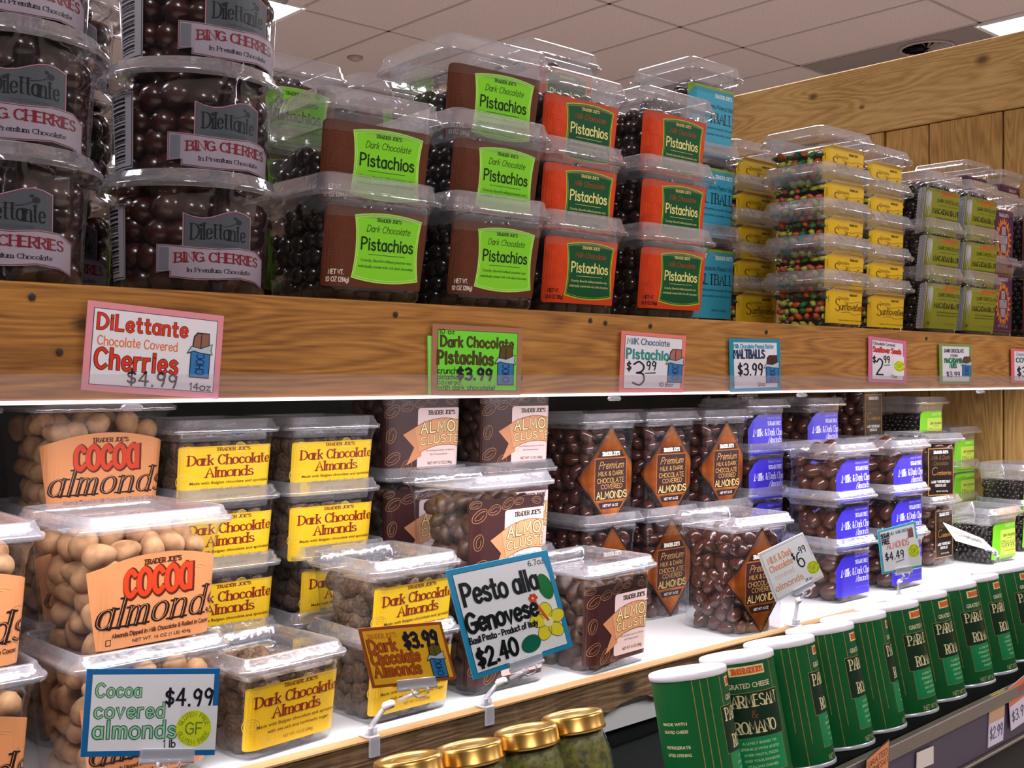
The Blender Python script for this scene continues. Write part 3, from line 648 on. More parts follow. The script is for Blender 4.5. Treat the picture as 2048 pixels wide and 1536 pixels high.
def l_yellow():
    a = Art(); y = (228, 184, 32); rd = (128, 30, 18); lt = (238, 202, 80)
    a.rrect(-.0535, .010, .0545, .0765, .003, y)
    for x, q, r in ((-.044, .070, .007), (-.046, .036, .009), (.046, .070, .006), (.047, .022, .008), (-.028, .018, .006), (.014, .074, .006), (-.014, .060, .007), (.030, .050, .006)): swirl(a, x, q, r, .0006, lt, 1)
    a.text(TJ, .006, .0725, .038, .0034, (120, 50, 20), 3, 'serif', sw=.28, thin=.6)
    a.text('Dark Chocolate', .003, .0605, .092, .0112, rd, 3, 'serif', sw=.18, thin=.42); a.text('Almonds', .003, .0460, .053, .0112, rd, 3, 'serif', sw=.18, thin=.42)
    a.text('Made with Belgian chocolate and sprinkled', .004, .0340, .090, .0034, (90, 50, 16), 3, bold=.01); a.text('with sea salt and turbinado sugar', .006, .0268, .070, .0034, (90, 50, 16), 3, bold=.01)
    a.text('NET WT. 10 OZ (284g)', .006, .0175, .034, .0034, (110, 80, 20), 3)
    return a
def bean(a, x, y, r, rot, c=(170, 124, 84)):
    cr, sr = math.cos(R(rot)), math.sin(R(rot)); T = lambda p: (x + (p[0] * cr - p[1] * sr) * r, y + (p[0] * sr + p[1] * cr) * r)
    a.line([T(p) for p in ((1.3, 0), (.8, .6), (0, .75), (-.9, .5), (-1.3, 0), (-.9, -.5), (0, -.75), (.8, -.6))], .0007, c, 1, smooth=True, closed=True)
    a.line([T(p) for p in ((1, 0), (.4, .35), (-.5, .3), (-.9, 0), (-.4, -.3), (.4, -.25))], .0006, c, 1, smooth=True)
def l_cluster():
    a = Art(); pk = (232, 204, 200); tn = (218, 152, 106)
    a.rrect(-.066, .012, .064, .118, .002, (62, 30, 30))
    for x, y, r, q in ((-.052, .098, .009, 40), (-.030, .104, .008, 15), (-.053, .065, .008, 80), (-.050, .034, .009, 35), (-.030, .022, .009, 50), (.01, .112, .006, 10), (-.008, .110, .008, 30), (.04, .111, .006, -10), (-.058, .112, .006, 20), (-.012, .017, .006, 20)): bean(a, x, y, r, q)
    a.rrect(-.013, .018, .058, .102, .004, pk, 2)
    a.poly([(-.036, .066), (-.012, .078), (-.006, .036), (-.030, .024), (-.018, .048)], (206, 140, 98), 3)
    n = 8; top = [(-.018 + .080 * i / n, .076 + .012 * (1 - (1 - 1.7 * i / n) ** 2)) for i in range(n + 1)]; bot = [(-.010 + .072 * i / n, .040 + .010 * (1 - (1 - 1.7 * i / n) ** 2)) for i in range(n + 1)]
    a.poly(top + bot[::-1], (120, 60, 40), 4); a.poly([(x, y - .0008) for x, y in top] + [(x, y + .0008) for x, y in bot[::-1]], tn, 5)
    a.text(TJ, .025, .0955, .044, .0052, (50, 24, 24), 4, 'serif', sw=.28, thin=.6)
    a.text('ALMOND', .034, .0735, .084, .0145, (252, 236, 176), 6, 'hand', sw=.14, out=(96, 70, 40), ow=.07, arch=.003); a.text('CLUSTERS', .034, .0560, .084, .0105, (252, 236, 176), 6, 'hand', sw=.13, out=(96, 70, 40), ow=.07, arch=.003)
    a.text('No Artificial Colors or Flavors', .024, .0430, .046, .0026, (90, 60, 56), 4); a.text('No Preservatives', .022, .0375, .028, .0026, (90, 60, 56), 4); a.text('NET WT 12 OZ (340g)', .024, .0255, .040, .0040, (60, 30, 30), 4, bold=.01)
    return a
M_COPPER = noisy('copper_foil_print', (130, 52, 18), (200, 116, 48), 22, .3, 0, .6)
def l_prem():
    a = Art(); D = lambda k: [(0, .082 + .074 * k), (.060 * k, .082), (0, .082 - .074 * k), (-.062 * k, .082)]
    a.poly(D(1.06), (36, 18, 16), 0); a.poly(D(1.0), M_COPPER, 1); gold = (216, 170, 92)
    a.line(D(.95), .0008, (90, 40, 20), 2, closed=True)
    a.rect(-.0335, .048, .0335, .1115, (190, 112, 54), 2); a.rect(-.0325, .049, .0325, .1105, (56, 24, 26), 3)
    a.poly([(-.028, .1130), (.028, .1130), (.022, .1225), (-.022, .1225)], (40, 20, 16), 2); a.text(TJ, 0, .1178, .036, .0052, (236, 226, 216), 3, 'serif', sw=.34, thin=.7)
    a.poly([(-.020, .0360), (.020, .0360), (.026, .0455), (-.026, .0455)], (40, 20, 16), 2); a.text('NET WT 16 OZ', 0, .0408, .032, .0042, (226, 214, 220), 3, bold=.03)
    a.text('Premium', 0, .1010, .050, .0105, gold, 4, 'hand', sw=.08, slant=.4); a.text('MILK & DARK', 0, .0885, .052, .0062, gold, 4, 'hand', sw=.12)
    a.text('CHOCOLATE', 0, .0780, .056, .0068, gold, 4, 'hand', sw=.12); a.text('COVERED', .002, .0690, .044, .0064, gold, 4, 'hand', sw=.12); a.text('ALMONDS', .002, .0565, .062, .0100, (244, 210, 130), 4, 'hand', sw=.15)
    return a
def l_sugar():
    a = Art(); b = (62, 48, 196); wt = (232, 230, 250)
    a.poly([(-.055, .010), (.058, .010), (.058, .084), (-.030, .084), (-.045, .076), (-.055, .058)], b); a.line([(-.030, .0845), (.058, .0845)], .0012, (70, 34, 30), 1)
    a.text('Dipped & Coated', .018, .0785, .040, .0040, (150, 144, 226), 2, 'hand', sw=.14, slant=.2); a.text('SUGAR FREE', .020, .0680, .042, .0066, wt, 2, 'serif', sw=.18, thin=.5)
    a.text('Milk', -.030, .0520, .028, .0125, wt, 2, 'serif', sw=.17); a.text('& Dark Chocolate', .032, .0520, .084, .0120, (214, 212, 246), 2, 'serif', sw=.14)
    a.text('Almonds', .022, .0380, .042, .0100, (206, 204, 244), 2, 'serif', sw=.17); a.text('NET WT 12 OZ (340g)', .022, .0225, .044, .0032, (140, 132, 220), 2)
    return a
def l_cran():
    a = Art(); g = (186, 130, 62)
    a.rect(-.035, .018, .036, .117, g); a.rect(-.0332, .0198, .0342, .1152, (30, 20, 18), 1)
    a.text(TJ, 0, .1085, .040, .0052, (236, 232, 230), 2, 'serif', sw=.34, thin=.7); a.text('Milk & Dark', 0, .0970, .050, .0082, (120, 88, 50), 2, 'hand', sw=.10, slant=.2)
    a.text('Chocolate', 0, .0850, .040, .0078, (120, 88, 50), 2, 'hand', sw=.10, slant=.2); a.text('C', -.018, .0690, .014, .0160, g, 2, 'hand', sw=.07, slant=.2); a.text('ranberries', .010, .0650, .038, .0085, g, 2, 'hand', sw=.09, slant=.2)
    a.text('MADE WITH BELGIAN', 0, .0465, .052, .0048, (226, 222, 220), 2, 'serif', sw=.24, thin=.5); a.text('CHOCOLATE', 0, .0385, .030, .0046, (226, 222, 220), 2, 'serif', sw=.24, thin=.5); a.text('NET WT 14 OZ (397g)', .004, .0265, .032, .0030, (226, 222, 220), 2, bold=.01)
    return a
def l_edam():
    a = Art(); g = (120, 216, 40); y = (196, 226, 92)
    a.poly([(-.056, .010), (.062, .010), (.062, .086), (-.040, .086), (-.050, .080)], g); a.rrect(-.020, .016, .0615, .070, .004, y, 1)
    a.text(TJ, .024, .0785, .044, .0055, (196, 240, 140), 2, 'serif', sw=.3, thin=.6); a.text('dark chocolate', .020, .0585, .052, .0062, (96, 66, 30), 2, 'hand', sw=.15); a.text('covered', .020, .0520, .024, .0028, (96, 66, 30), 2)
    a.text('EDAMAME', .024, .0405, .074, .0120, (84, 54, 26), 2, 'serif', sw=.15); a.line([(-.010, .0310), (.056, .0310)], .0005, (96, 120, 30), 2)
    a.text('ROASTED SOYBEANS', .022, .0250, .054, .0030, (96, 110, 30), 2)
    return a
ARTS = {'pist': l_pist, 'open': l_pist, 'milk': lambda: l_pist(True), 'malt': l_malt, 'cherry': l_cherry, 'sun': l_sun, 'mac': l_mac, 'purple': l_purple, 'cocoa': l_cocoa, 'yellow': l_yellow,
        'cluster': l_cluster, 'prem': l_prem, 'sugar': l_sugar, 'cran': l_cran, 'edam': l_edam}
TM = {}
def kit(k):
    if k not in TM:
        body, lid = tub_meshes(k); d = K[k]
        def mp(x, y, o):
            a, b = half(k, y); px, py, nx, ny = rr(a + o, b + o, (d['r'] if d['r'] < .05 else a) + o, x); return (px, py, y)
        a, b = half(k, d['h'] / 2); r = d['r']
        if r > .05: xs = [-.135 + .006 * i for i in range(33)]
        else: xs = [sgn * (a - r + r * .26 * j) for sgn in (-1, 1) for j in range(7)] + [sgn * (a - r - .003) for sgn in (-1, 1)]
        A_ = ARTS[k]()
        A_.v = [(x * d.get('lx', 1) + d.get('ls', 0), y if 'ly' not in d else .082 + (y - .082) * d['ly'], z) for x, y, z in A_.v]
        lab = A_.build('printed_label', mp, xs, off=.0006)
        TM[k] = (body, lid, lab, {}, {})
    return TM[k]
N_NUT = {}
def fill_of(k, seed, skip):
    c = kit(k)[3]; key = (seed, tuple(sorted(skip)))
    if key not in c: c[key] = fill_mesh(k, seed, skip)
    return c[key]
def piece_mesh(nk, mi):
    if (nk, mi) not in N_NUT:
        v, f = nut_shape(nk, ICO3); N_NUT[(nk, mi)] = mesh('piece', v, f, NK[nk][1][mi], smooth=True)
    return N_NUT[(nk, mi)]
PIECE = {'cocoa': ('cocoa_almond', 'almond', 'cocoa-dusted almond'), 'dball': ('chocolate_pistachio', 'candy', 'near-black chocolate-coated pistachio'), 'mball': ('chocolate_pistachio', 'candy', 'brown chocolate-coated pistachio'),
         'clus': ('sugared_chocolate_almond', 'candy', 'rough sugared chocolate almond'), 'palm': ('glazed_chocolate_almond', 'candy', 'shiny brown chocolate almond'), 'big': ('chocolate_almond', 'candy', 'large smooth chocolate almond'),
         'chunk': ('almond_cluster', 'candy', 'knobbly chocolate almond cluster'), 'seed': ('candied_seed', 'candy', 'candied seed'), 'cherry': ('chocolate_cherry', 'candy', 'chocolate cherry'), 'dsm': ('chocolate_bean', 'candy', 'small dark bean')}
def tub(k, X, Y, Z, label, group, yaw=0, seed=1, indiv=None, tilt=(0, 0), gap=0):
    """X, Y: right front corner of the lid flange"""
    d = K[k]; body, lid, lab, _, _ = kit(k)
    X += .5 * (d['r'] + .007) * (d['r'] < .05)
    yy = R(yaw + random.uniform(-1.2, 1.2)); c = Vector((X - d['W'] / 2, Y + d['D'] / 2, Z))
    e = link('snack_tub', None, loc=c, rot=(R(tilt[0]), R(tilt[1]), yy)); e.empty_display_size = .03
    tag(e, label, 'tub', group)
    link('tub_body', body, e); link('tub_lid', lid, e); link('printed_label', lab, e)
    skip = ()
    if indiv:
        skip = tuple(s for s in ('front', 'left', 'top') if s in indiv[0])
    f = link('contents', fill_of(k, seed, skip), e); tag(f, kind='stuff')
    if indiv:
        rn = random.Random(seed + 5); M = Matrix.LocRotScale(c, e.rotation_euler, None); nk = d['nut']; nm, ct, ds = PIECE[nk]; n = 0
        for i, (x, y, z, side) in enumerate(pack(k, seed)):
            q = rot_of(rn, side, nk == 'seed'); mi = rn.choice([0, 0, 0, 1, 1, 1, 2, 2, 3]) if len(NK[nk][1]) > 1 else 0
            if side not in skip: continue
            o = link(nm, piece_mesh(nk, mi)); o.matrix_world = M @ (Matrix.Translation((x, y, z)) @ q.to_4x4())
            tag(o, f'{ds} inside {indiv[1]}', ct, f'{ds}s inside {indiv[1]}')
    return e
LV = {1: [''], 2: ['bottom', 'top'], 3: ['bottom', 'middle', 'top'], 4: ['bottom', 'second', 'third', 'top'], 5: ['bottom', 'second', 'middle', 'fourth', 'top']}
def stack(k, X, Y, zs, n, desc, where, group, p=None, yaw=0, dx=None, indiv=None, tilts=None, seed=1):
    """n tubs on one another; p: pitch or list of base heights"""
    d = K[k]; p = p or d['p']
    for i in range(n):
        z = zs + (p[i] if isinstance(p, list) else p * i)
        lb = f'{desc}, {LV[n][i]} one {where}' if n > 1 else f'{desc}, {where}'
        tub(k, (dx[i] if dx else X + random.uniform(-.002, .002)), Y + random.uniform(0, .002), z, lb, group, yaw if not isinstance(yaw, list) else yaw[i], seed + (i % 2), (indiv or {}).get(i), (tilts or {}).get(i, (0, 0)))

# ------------------------------------------------------------------ the room
def struct(name, mb, mats, parent=None, smooth=False):
    o = link(name, mb.mesh(name, mats, smooth), parent)
    if parent is None: tag(o, kind='structure')
    return o
mb = MB(); mb.box(-4, 9, -4, 9, -.05, 0); struct('floor', mb, noisy('floor_tile', (214, 200, 186), (228, 214, 200), 3, .5))
wm = mat('wall_paint', (84, 70, 60), .8)
for nm, b in (('wall_left', (-4.1, -4, -4, 9)), ('wall_far', (-4, 9, 9, 9.1)), ('wall_near', (-4, 9, -4.1, -4)), ('wall_end', (9, 9.1, -4, 9))):
    mb = MB(); mb.box(*b, 0, 3.6); struct(nm, mb, wm)
ZC = CZ + HC
mb = MB(); mb.box(-4, 9, -4, 9, ZC + .02, ZC + .06); ceiling = struct('ceiling', mb, M_GRID)
mb = MB(); X0, Y0, PX, PY = 2.806 * HC, 2.05 * HC, .6096, 1.2192
for i in range(-17, 6): x = X0 + i * PX; mb.box(x - .011, x + .011, -4, 9, ZC - .004, ZC + .002) if -4 < x < 9 else None
for j in range(-7, 5): y = Y0 + j * PY; mb.box(-4, 9, y - .011, y + .011, ZC - .004, ZC + .002) if -4 < y < 9 else None
gr = struct('ceiling_grid', mb, M_GRID, ceiling); tag(gr, kind='stuff')
tile = MB(); tile.box(-PX / 2 + .008, PX / 2 - .008, -PY / 2 + .008, PY / 2 - .008, 0, .012); tile = bevelled(tile.mesh('tile', M_CEIL), .002)
lens = MB(); lens.box(-PX / 2 + .014, PX / 2 - .014, -PY / 2 + .014, PY / 2 - .014, 0, .010); lens = lens.mesh('light_lens', glow('lit_diffuser', (255, 250, 255), 9))
vent_at = None
for i in range(-16, 5):
    for j in range(-7, 4):
        cx, cy = X0 + (i + .5) * PX, Y0 + (j + .5) * PY
        if not (-4 < cx < 9 and -4 < cy < 9): continue
        if any(abs(cx - px) < PX * .6 and abs(cy - py) < PY * .6 for px, py in PANELS): continue
        if i == 1 and j == -1: vent_at = (cx, cy)
        link('tile', tile, ceiling, (cx, cy, ZC - .003))
FR = MB(); s_ = .028
for b in ((-PX / 2, PX / 2, -PY / 2, -PY / 2 + s_), (-PX / 2, PX / 2, PY / 2 - s_, PY / 2), (-PX / 2, -PX / 2 + s_, -PY / 2, PY / 2), (PX / 2 - s_, PX / 2, -PY / 2, PY / 2)): FR.box(*b, -.004, .012)
FR = FR.mesh('light_frame', M_WHITE)
for n_, (px, py) in enumerate(PANELS):
    e = link('ceiling_light', None, loc=(px, py, ZC - .010))
    tag(e, ['lit rectangular ceiling panel behind the round cherry tubs, upper left', 'lit rectangular ceiling panel above the cedar end wall, upper right'][n_] if n_ < 2 else 'lit rectangular ceiling panel out of view above the aisle', 'ceiling light', 'rectangular ceiling lights')
    link('light_frame', FR, e); link('light_lens', lens, e)
# round air diffuser in a tile by the right-hand light
e = link('air_vent', None, loc=(vent_at[0], vent_at[1], ZC - .006)); tag(e, 'round ceiling air vent with radial blades, above the cedar end wall', 'vent')
mb = MB(); mb.box(-.285, .285, -.59, .59, -.002, .004); link('face_plate', mb.mesh('face_plate', mat('vent_plate', (150, 138, 138), .5)), e); VO = (-.08, -.17, 0)
mb = MB(); mb.lathe([(.165, -.002), (.168, -.010), (.150, -.014), (.147, -.005)], 40, cap0=False, cap1=False); link('rim', mb.mesh('rim', M_GRID, True), e, VO)
mb = MB(); mb.lathe([(.147, -.004), (.02, -.004)], 40); link('throat', mb.mesh('throat', mat('dark_duct', (52, 46, 46), .8)), e, VO)
bl = MB()
bl.add([(.02, -.002, -.006), (.144, -.009, -.006), (.144, .006, -.016), (.02, .002, -.012)], [(0, 1, 2, 3)]); bl = bl.mesh('blade', mat('vent_blade', (150, 138, 134), .5))
for k in range(20): link('blade', bl, e, VO, (0, 0, k * math.pi / 10))
mb = MB(); mb.lathe([(.05, 0), (.052, -.008), (.03, -.022), (.012, -.030)], 20)
o = link('sprinkler_cover', mb.mesh('sprinkler_cover', mat('painted_cover', (176, 158, 150), .5), True), loc=(4.11, 6.02, ZC - .003)); tag(o, 'small round sprinkler cover on the plain ceiling, above the pistachio tubs', 'sprinkler')

# cedar end wall: frame board and vertical planks over a backing
W = 2.75
mb = MB(); mb.box(W, W + .05, .55, 2.12, 0, 2.27); wall = struct('wall_right', mb, mat('wall_backing', (60, 42, 24), .8))
mb = MB(); mb.box(W - .022, W, .55, 2.12, 2.102, 2.285); link('top_board', bevelled(mb.mesh('top_board', M_WALLTOP), .003), wall)
ys = [2.12, 1.955, 1.785, 1.665, 1.541, 1.418, 1.227, 1.04, .86, .70, .55]
for i in range(len(ys) - 1):
    mb = MB(); d_ = [0, .003, .001, .004][i % 4]
    mb.box(W - .014 - d_, W, ys[i + 1] + .0022, ys[i] - .0022, .3, 2.100)
    link('plank', bevelled(mb.mesh('plank', M_PL[i % 3]), .0015), wall)

# ------------------------------------------------------------------ shelving
US, LS = 1.524, 1.054
e = link('upper_shelf', None, loc=(0, 0, 0)); tag(e, 'upper display shelf with a rough-sawn wooden front board', 'shelf')
mb = MB(); mb.box(-.6, 2.745, .899, 1.98, 1.506, US - .0008); link('deck', mb.mesh('deck', mat('shelf_deck', (150, 120, 84), .7)), e)
mb = MB(); mb.box(-.6, 2.745, .88, .8985, 1.4322, 1.5228); link('front_board', bevelled(mb.mesh('front_board', M_BEAM), .0015), e)
nl = MB(); nl.lathe([(.0022, .0), (.0030, .0012), (.0012, .0018)], 8); nl = nl.mesh('nail', mat('rusty_nail', (40, 26, 18), .6))
for u, v in ((63, 594), (118, 704), (790, 629), (1180, 641), (1210, 646), (1300, 652), (1532, 664), (1852, 677), (1335, 760), (1040, 756)):
    p = onY(u, v, .88); link('nail', nl, e, p, (R(90), 0, 0))
e = link('strip_light', None, loc=(1.07, .92, 1.432)); tag(e, 'long white fluorescent strip light along the underside of the upper shelf', 'light')
mb = MB(); mb.box(-1.66, 1.67, -.016, .05, .0, .02); link('housing', mb.mesh('housing', M_WHITE), e)
mb = MB(); mb.box(-1.66, 1.67, -.050, .10, -.0026, -.0006); link('lens', mb.mesh('lens', glow('lit_strip_lens', (255, 246, 255), 1.6)), e)  # drawn out past the board; its glowing edge imitates the lit acrylic lip
mb = MB(); mb.box(-.008, .008, -.004, .006, -.005, .0); hk = mb.mesh('clip', M_CLIP)
for u in (265, 1230, 1605, 1962): p = onY(u, 800, .866); link('clip', bevelled(hk.copy(), .002), e, (p.x - 1.07, -.054, -.0035))
mb = MB(); mb.box(-.6, 2.745, .8665, .8685, 1.4318, 1.4526)
o = link('price_channel', mb.mesh('price_channel', M_ACR)); tag(o, 'clear acrylic strip along the lower edge of the wooden shelf front', 'price strip')

e = link('lower_shelf', None, loc=(0, 0, 0)); tag(e, 'white lower shelf with a weathered wooden front edge', 'shelf')
mb = MB(); mb.box(-.6, 2.73, 1.0305, 1.975, LS - .02, LS - .0006); link('deck', mb.mesh('deck', M_WHITE), e)
def wavy(x0, x1, n, y0, y1, z0, z1):
    rn = random.Random(9); vs = []; fs = []
    for i in range(n + 1):
        x = x0 + (x1 - x0) * i / n; a = rn.uniform(-.0012, .0012); b = rn.uniform(-.0016, .0016)
        if 1.10 < x < 1.19: b += .009 * math.sin((x - 1.10) / .09 * math.pi)
        vs += [(x, y0 + a, z0 + b), (x, y1, z0), (x, y1, z1), (x, y0 + a * .6, z1 + min(0, a * .5))]
    for i in range(n):
        for k in range(4): q = i * 4; fs.append((q + k, q + 4 + k, q + 4 + (k + 1) % 4, q + (k + 1) % 4))
    fs += [(0, 1, 2, 3), tuple(n * 4 + k for k in (3, 2, 1, 0))]; return vs, fs
v, f = wavy(-.6, 2.73, 260, 1.012, 1.030, LS - .044, LS - .001); link('front_board', mesh('front_board', v, f, M_LOW), e)
mb = MB(); mb.box(-.6, 2.73, 1.0105, 1.0295, LS - .0008, LS + .0014); link('edge_strip', mb.mesh('edge_strip', noisy('lit_board_top_wood', (150, 112, 72), (184, 148, 104), 40, .6, .2, stretch=(.1, 1, 1))), e)  # top face of the same board, coloured paler for the light on it
mb = MB(); mb.box(-.6, 2.73, 1.022, 1.04, LS - .075, LS - .048); link('under_trim', mb.mesh('under_trim', M_WHITE), e)
mb = MB(); mb.box(-.6, 2.73, 1.98, 2.0, .4, 1.5065); o = struct('wall_back_panel', mb, M_PANEL)
mb = MB(); mb.box(-.62, -.60, .9, 2.0, .4, 1.5065); o = struct('wall_shelf_end', mb, M_PANEL)

# lower case holding cans and jars: tilted deck, back panel, price rail
e = link('display_case', None, loc=(0, 0, 0)); tag(e, 'low display case holding green cans, with a grey price rail in front', 'display case')
CA = R(12.5)
mb = MB(); mb.add([(-.6, .655, .9969), (2.73, .665, 1.0706), (2.73, 1.03, .990), (-.6, 1.03, .9138), (-.6, .655, .98), (2.73, .665, 1.05), (2.73, 1.03, .97), (-.6, 1.03, .89)], [(0, 1, 2, 3), (4, 7, 6, 5), (0, 4, 5, 1), (3, 2, 6, 7), (0, 3, 7, 4), (1, 5, 6, 2)])
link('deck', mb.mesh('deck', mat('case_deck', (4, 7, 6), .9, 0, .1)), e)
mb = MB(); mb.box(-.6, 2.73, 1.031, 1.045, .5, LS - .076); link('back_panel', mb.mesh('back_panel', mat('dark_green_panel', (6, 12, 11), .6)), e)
def P3(u, v, Y): return onY(u, v, Y)
ra = [P3(1100, 1830, .645), P3(2048, 1349, .652)]
def railpt(x, dz): return None
x0, x1 = .2, 2.73; zt = lambda x: 1.0322 + (x - .9) * .0225
yf = lambda x: .648 + (x - .9) * .006
def railbox(nm, y_off0, y_off1, z0, z1, m):
    vs = [(x0, yf(x0) + y_off0, zt(x0) + z0), (x1, yf(x1) + y_off0, zt(x1) + z0), (x1, yf(x1) + y_off1, zt(x1) + z0), (x0, yf(x0) + y_off1, zt(x0) + z0)]
    vs += [(a, b, c + z1 - z0) for a, b, c in vs]; q = MB(); q.add(vs, [(0, 3, 2, 1), (4, 5, 6, 7), (0, 1, 5, 4), (1, 2, 6, 5), (2, 3, 7, 6), (3, 0, 4, 7)]); link(nm, bevelled(q.mesh(nm, m), .001), e)
railbox('rail_top_edge', -.006, .004, -.016, .001, M_EDGE); railbox('rail_face', -.002, .004, -.068, -.017, M_GREY); railbox('rail_lower_lip', -.006, .004, -.073, -.069, M_EDGE)
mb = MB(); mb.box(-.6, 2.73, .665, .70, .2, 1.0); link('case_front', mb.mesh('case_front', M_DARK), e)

# ------------------------------------------------------------------ stacks on the upper shelf
Cg = 'tubs of chocolate cherries'
for k_, (cx, cy, wh, n, dx) in enumerate(((.478, .965, 'of the nearer round stack, right', 3, [.0, .002, .008]), (.310, .957, 'of the round stack cut by the photo edge', 3, [-.006, .0, -.003]), (.40, 1.135, 'of the rear round stack, middle', 3, None), (.22, 1.13, 'of the rear round stack, far left', 3, None))):
    d = K['cherry']
    stack('cherry', cx + d['W'] / 2, cy - d['D'] / 2, US, n, 'round silver-labelled cherry tub', wh, Cg, dx=[cx + d['W'] / 2 + q for q in dx] if dx else None, yaw=[[-6, 0, 3], [-10, -4, 6], [4, -8, 0], [0, 10, 5]][k_])
pg = 'dark chocolate pistachio tubs'
stack('pist', .702, .872, US, 1, 'green-labelled pistachio tub', 'bottom of the two-tub stack beside the cherries', pg, yaw=2)
stack('open', .702, .872, US + .080, 1, 'green-labelled pistachio tub', 'top of the two-tub stack beside the cherries', pg, yaw=-3, indiv={0: (('left', 'top'), 'the upper green-labelled tub next to the cherries')})
# 'square green-labelled pistachio tub', 'of the stack beside the cherries', pg, yaw=[2, -3], indiv={1: (('left', 'top'), 'the upper green-labelled tub next to the cherries')})
stack('pist', .856, .872, US, 2, 'green-labelled pistachio tub', 'in the three-tub stack beside the red labels', pg, p=.084, yaw=[0, 1])
stack('open', .856, .872, US + .161, 1, 'green-labelled pistachio tub', 'topmost of the three-tub stack beside red labels', pg, yaw=-4, indiv={0: (('left', 'top'), 'the topmost green-labelled pistachio tub')})
# 'square green-labelled pistachio tub', 'of the stack beside the red labels', pg, p=[0, .084, .161], yaw=[0, 1, -4], indiv={2: (('left', 'top'), 'the topmost green-labelled pistachio tub')})
stack('pist', .706, 1.045, US, 3, 'green-labelled pistachio tub in the back row', 'behind the two-tub stack', pg, p=.0775)
stack('pist', .858, 1.045, US, 3, 'green-labelled pistachio tub in the back row', 'behind the three-tub stack', pg, p=.0775)
mg = 'milk chocolate pistachio tubs'
stack('milk', 1.010, .90, US, 3, 'square red-labelled pistachio tub', 'of the stack touching green labels', mg, p=[0, .083, .161])
stack('milk', 1.176, .897, US, 3, 'square red-labelled pistachio tub', 'of the stack touching blue labels', mg, p=.084, indiv={2: (('left',), 'the topmost red-labelled tub beside the blue labels')})
stack('milk', 1.118, 1.045, US, 4, 'red-labelled pistachio tub in the back row', 'behind the red stacks', mg, p=.0825)
bg_ = 'malt ball tubs'
stack('malt', 1.403, 1.02, US, 3, 'sky-blue-labelled malt ball tub', 'of the stack beside the sunflower seeds', bg_)
stack('malt', 1.262, 1.19, US, 3, 'sky-blue-labelled malt ball tub', 'of the stack behind red labels', bg_, p=.124)
sg = 'flat tubs of candied sunflower seeds'
stack('sun', 1.562, .89, US, 5, 'flat yellow-labelled seed tub', 'of the middle seed stack', sg, yaw=[2, 0, 1, -1, -2], indiv={4: (('left', 'top'), 'the topmost yellow-labelled tub of the middle seed stack')})
stack('sun', 1.726, .915, US, 5, 'flat yellow-labelled seed tub', 'of the right-hand seed stack', sg)
stack('sun', 1.545, 1.035, US, 5, 'flat yellow-labelled seed tub', 'of the rear left seed stack', sg)
kg = 'macadamia tubs'
stack('mac', 1.878, .902, US, 3, 'olive-labelled macadamia tub', 'of the left macadamia stack', kg)
stack('mac', 2.017, .902, US, 3, 'olive-labelled macadamia tub', 'of the right macadamia stack', kg)
ug = 'purple-labelled tubs'
stack('purple', 2.19, .94, US, 2, 'purple tub with orange sunburst label', 'of the front purple stack', ug)
stack('purple', 2.345, .935, US, 2, 'purple sunburst tub', 'of the farthest right front stack', ug)
stack('purple', 2.49, 1.13, US, 3, 'purple sunburst tub in the back row', 'behind the macadamias', ug)
stack('purple', 2.66, 1.13, US, 3, 'purple sunburst tub in the back row', 'next to the end wall', ug)
for i, x in enumerate((.52, .69, .86)):  # unseen tubs, added to keep the gaps behind the front rows dark
    stack('pist', x, 1.32, US, 2, 'added green-labelled filler tub in the rearmost row', ['behind round tubs', 'second from the cherries', 'third from the cherries'][i], pg)

# ------------------------------------------------------------------ stacks on the lower shelf
cg = 'cocoa almond tubs'
stack('cocoa', .546, 1.022, LS, 2, 'large orange-labelled cocoa almond tub', 'of the front stack behind the price card', cg, p=.127, yaw=[3, 6], indiv={1: (('left', 'top', 'front'), 'the front orange-labelled tub')})
stack('cocoa', .366, 1.026, LS, 2, 'large orange-labelled cocoa almond tub', 'of the front stack cut by the left edge', cg, p=.127, indiv={1: (('top',), 'the orange-labelled tub cut by the left edge')})
stack('cocoa', .570, 1.195, LS, 3, 'orange-labelled cocoa almond tub', 'of the rear stack beside yellow labels', cg, p=.118)
stack('cocoa', .385, 1.20, LS, 3, 'orange-labelled cocoa almond tub', 'of the rear stack at the left edge', cg, p=.118)
yg = 'sea salt dark chocolate almond tubs'
stack('yellow', .702, 1.187, LS, 4, 'yellow-labelled almond tub', 'of the rear stack beside cocoa almonds', yg)
stack('yellow', .838, 1.184, LS, 4, 'yellow-labelled almond tub', 'of the rear stack beside brown cluster tubs', yg, dx=[.850, .862, .847, .847])
stack('yellow', .690, 1.026, LS, 1, 'yellow-labelled almond tub', 'standing alone at the shelf front', yg, yaw=5, indiv={0: (('top', 'left'), 'the lone front yellow-labelled tub')})
stack('yellow', .860, 1.036, LS, 2, 'yellow-labelled almond tub', 'of the front pair behind the orange card', yg, yaw=[0, 3], indiv={1: (('top', 'left'), 'the upper tub behind the orange price card')})
lg = 'almond cluster tubs'
stack('cluster', 1.030, 1.045, LS, 2, 'brown-labelled almond cluster tub', 'of the front pair behind the pesto card', lg, yaw=[0, 4])
stack('cluster', 1.206, 1.02, LS, 1, 'brown-labelled almond cluster tub', 'standing alone right of the pesto card', lg, yaw=4, indiv={0: (('top', 'left'), 'the cluster tub right of the pesto card')})
stack('cluster', 1.026, 1.215, LS, 3, 'brown-labelled almond cluster tub', 'of the rear left cluster stack', lg)
stack('cluster', 1.186, 1.200, LS, 3, 'brown-labelled almond cluster tub', 'of the rear right cluster stack', lg)
eg = 'premium chocolate almond tubs'
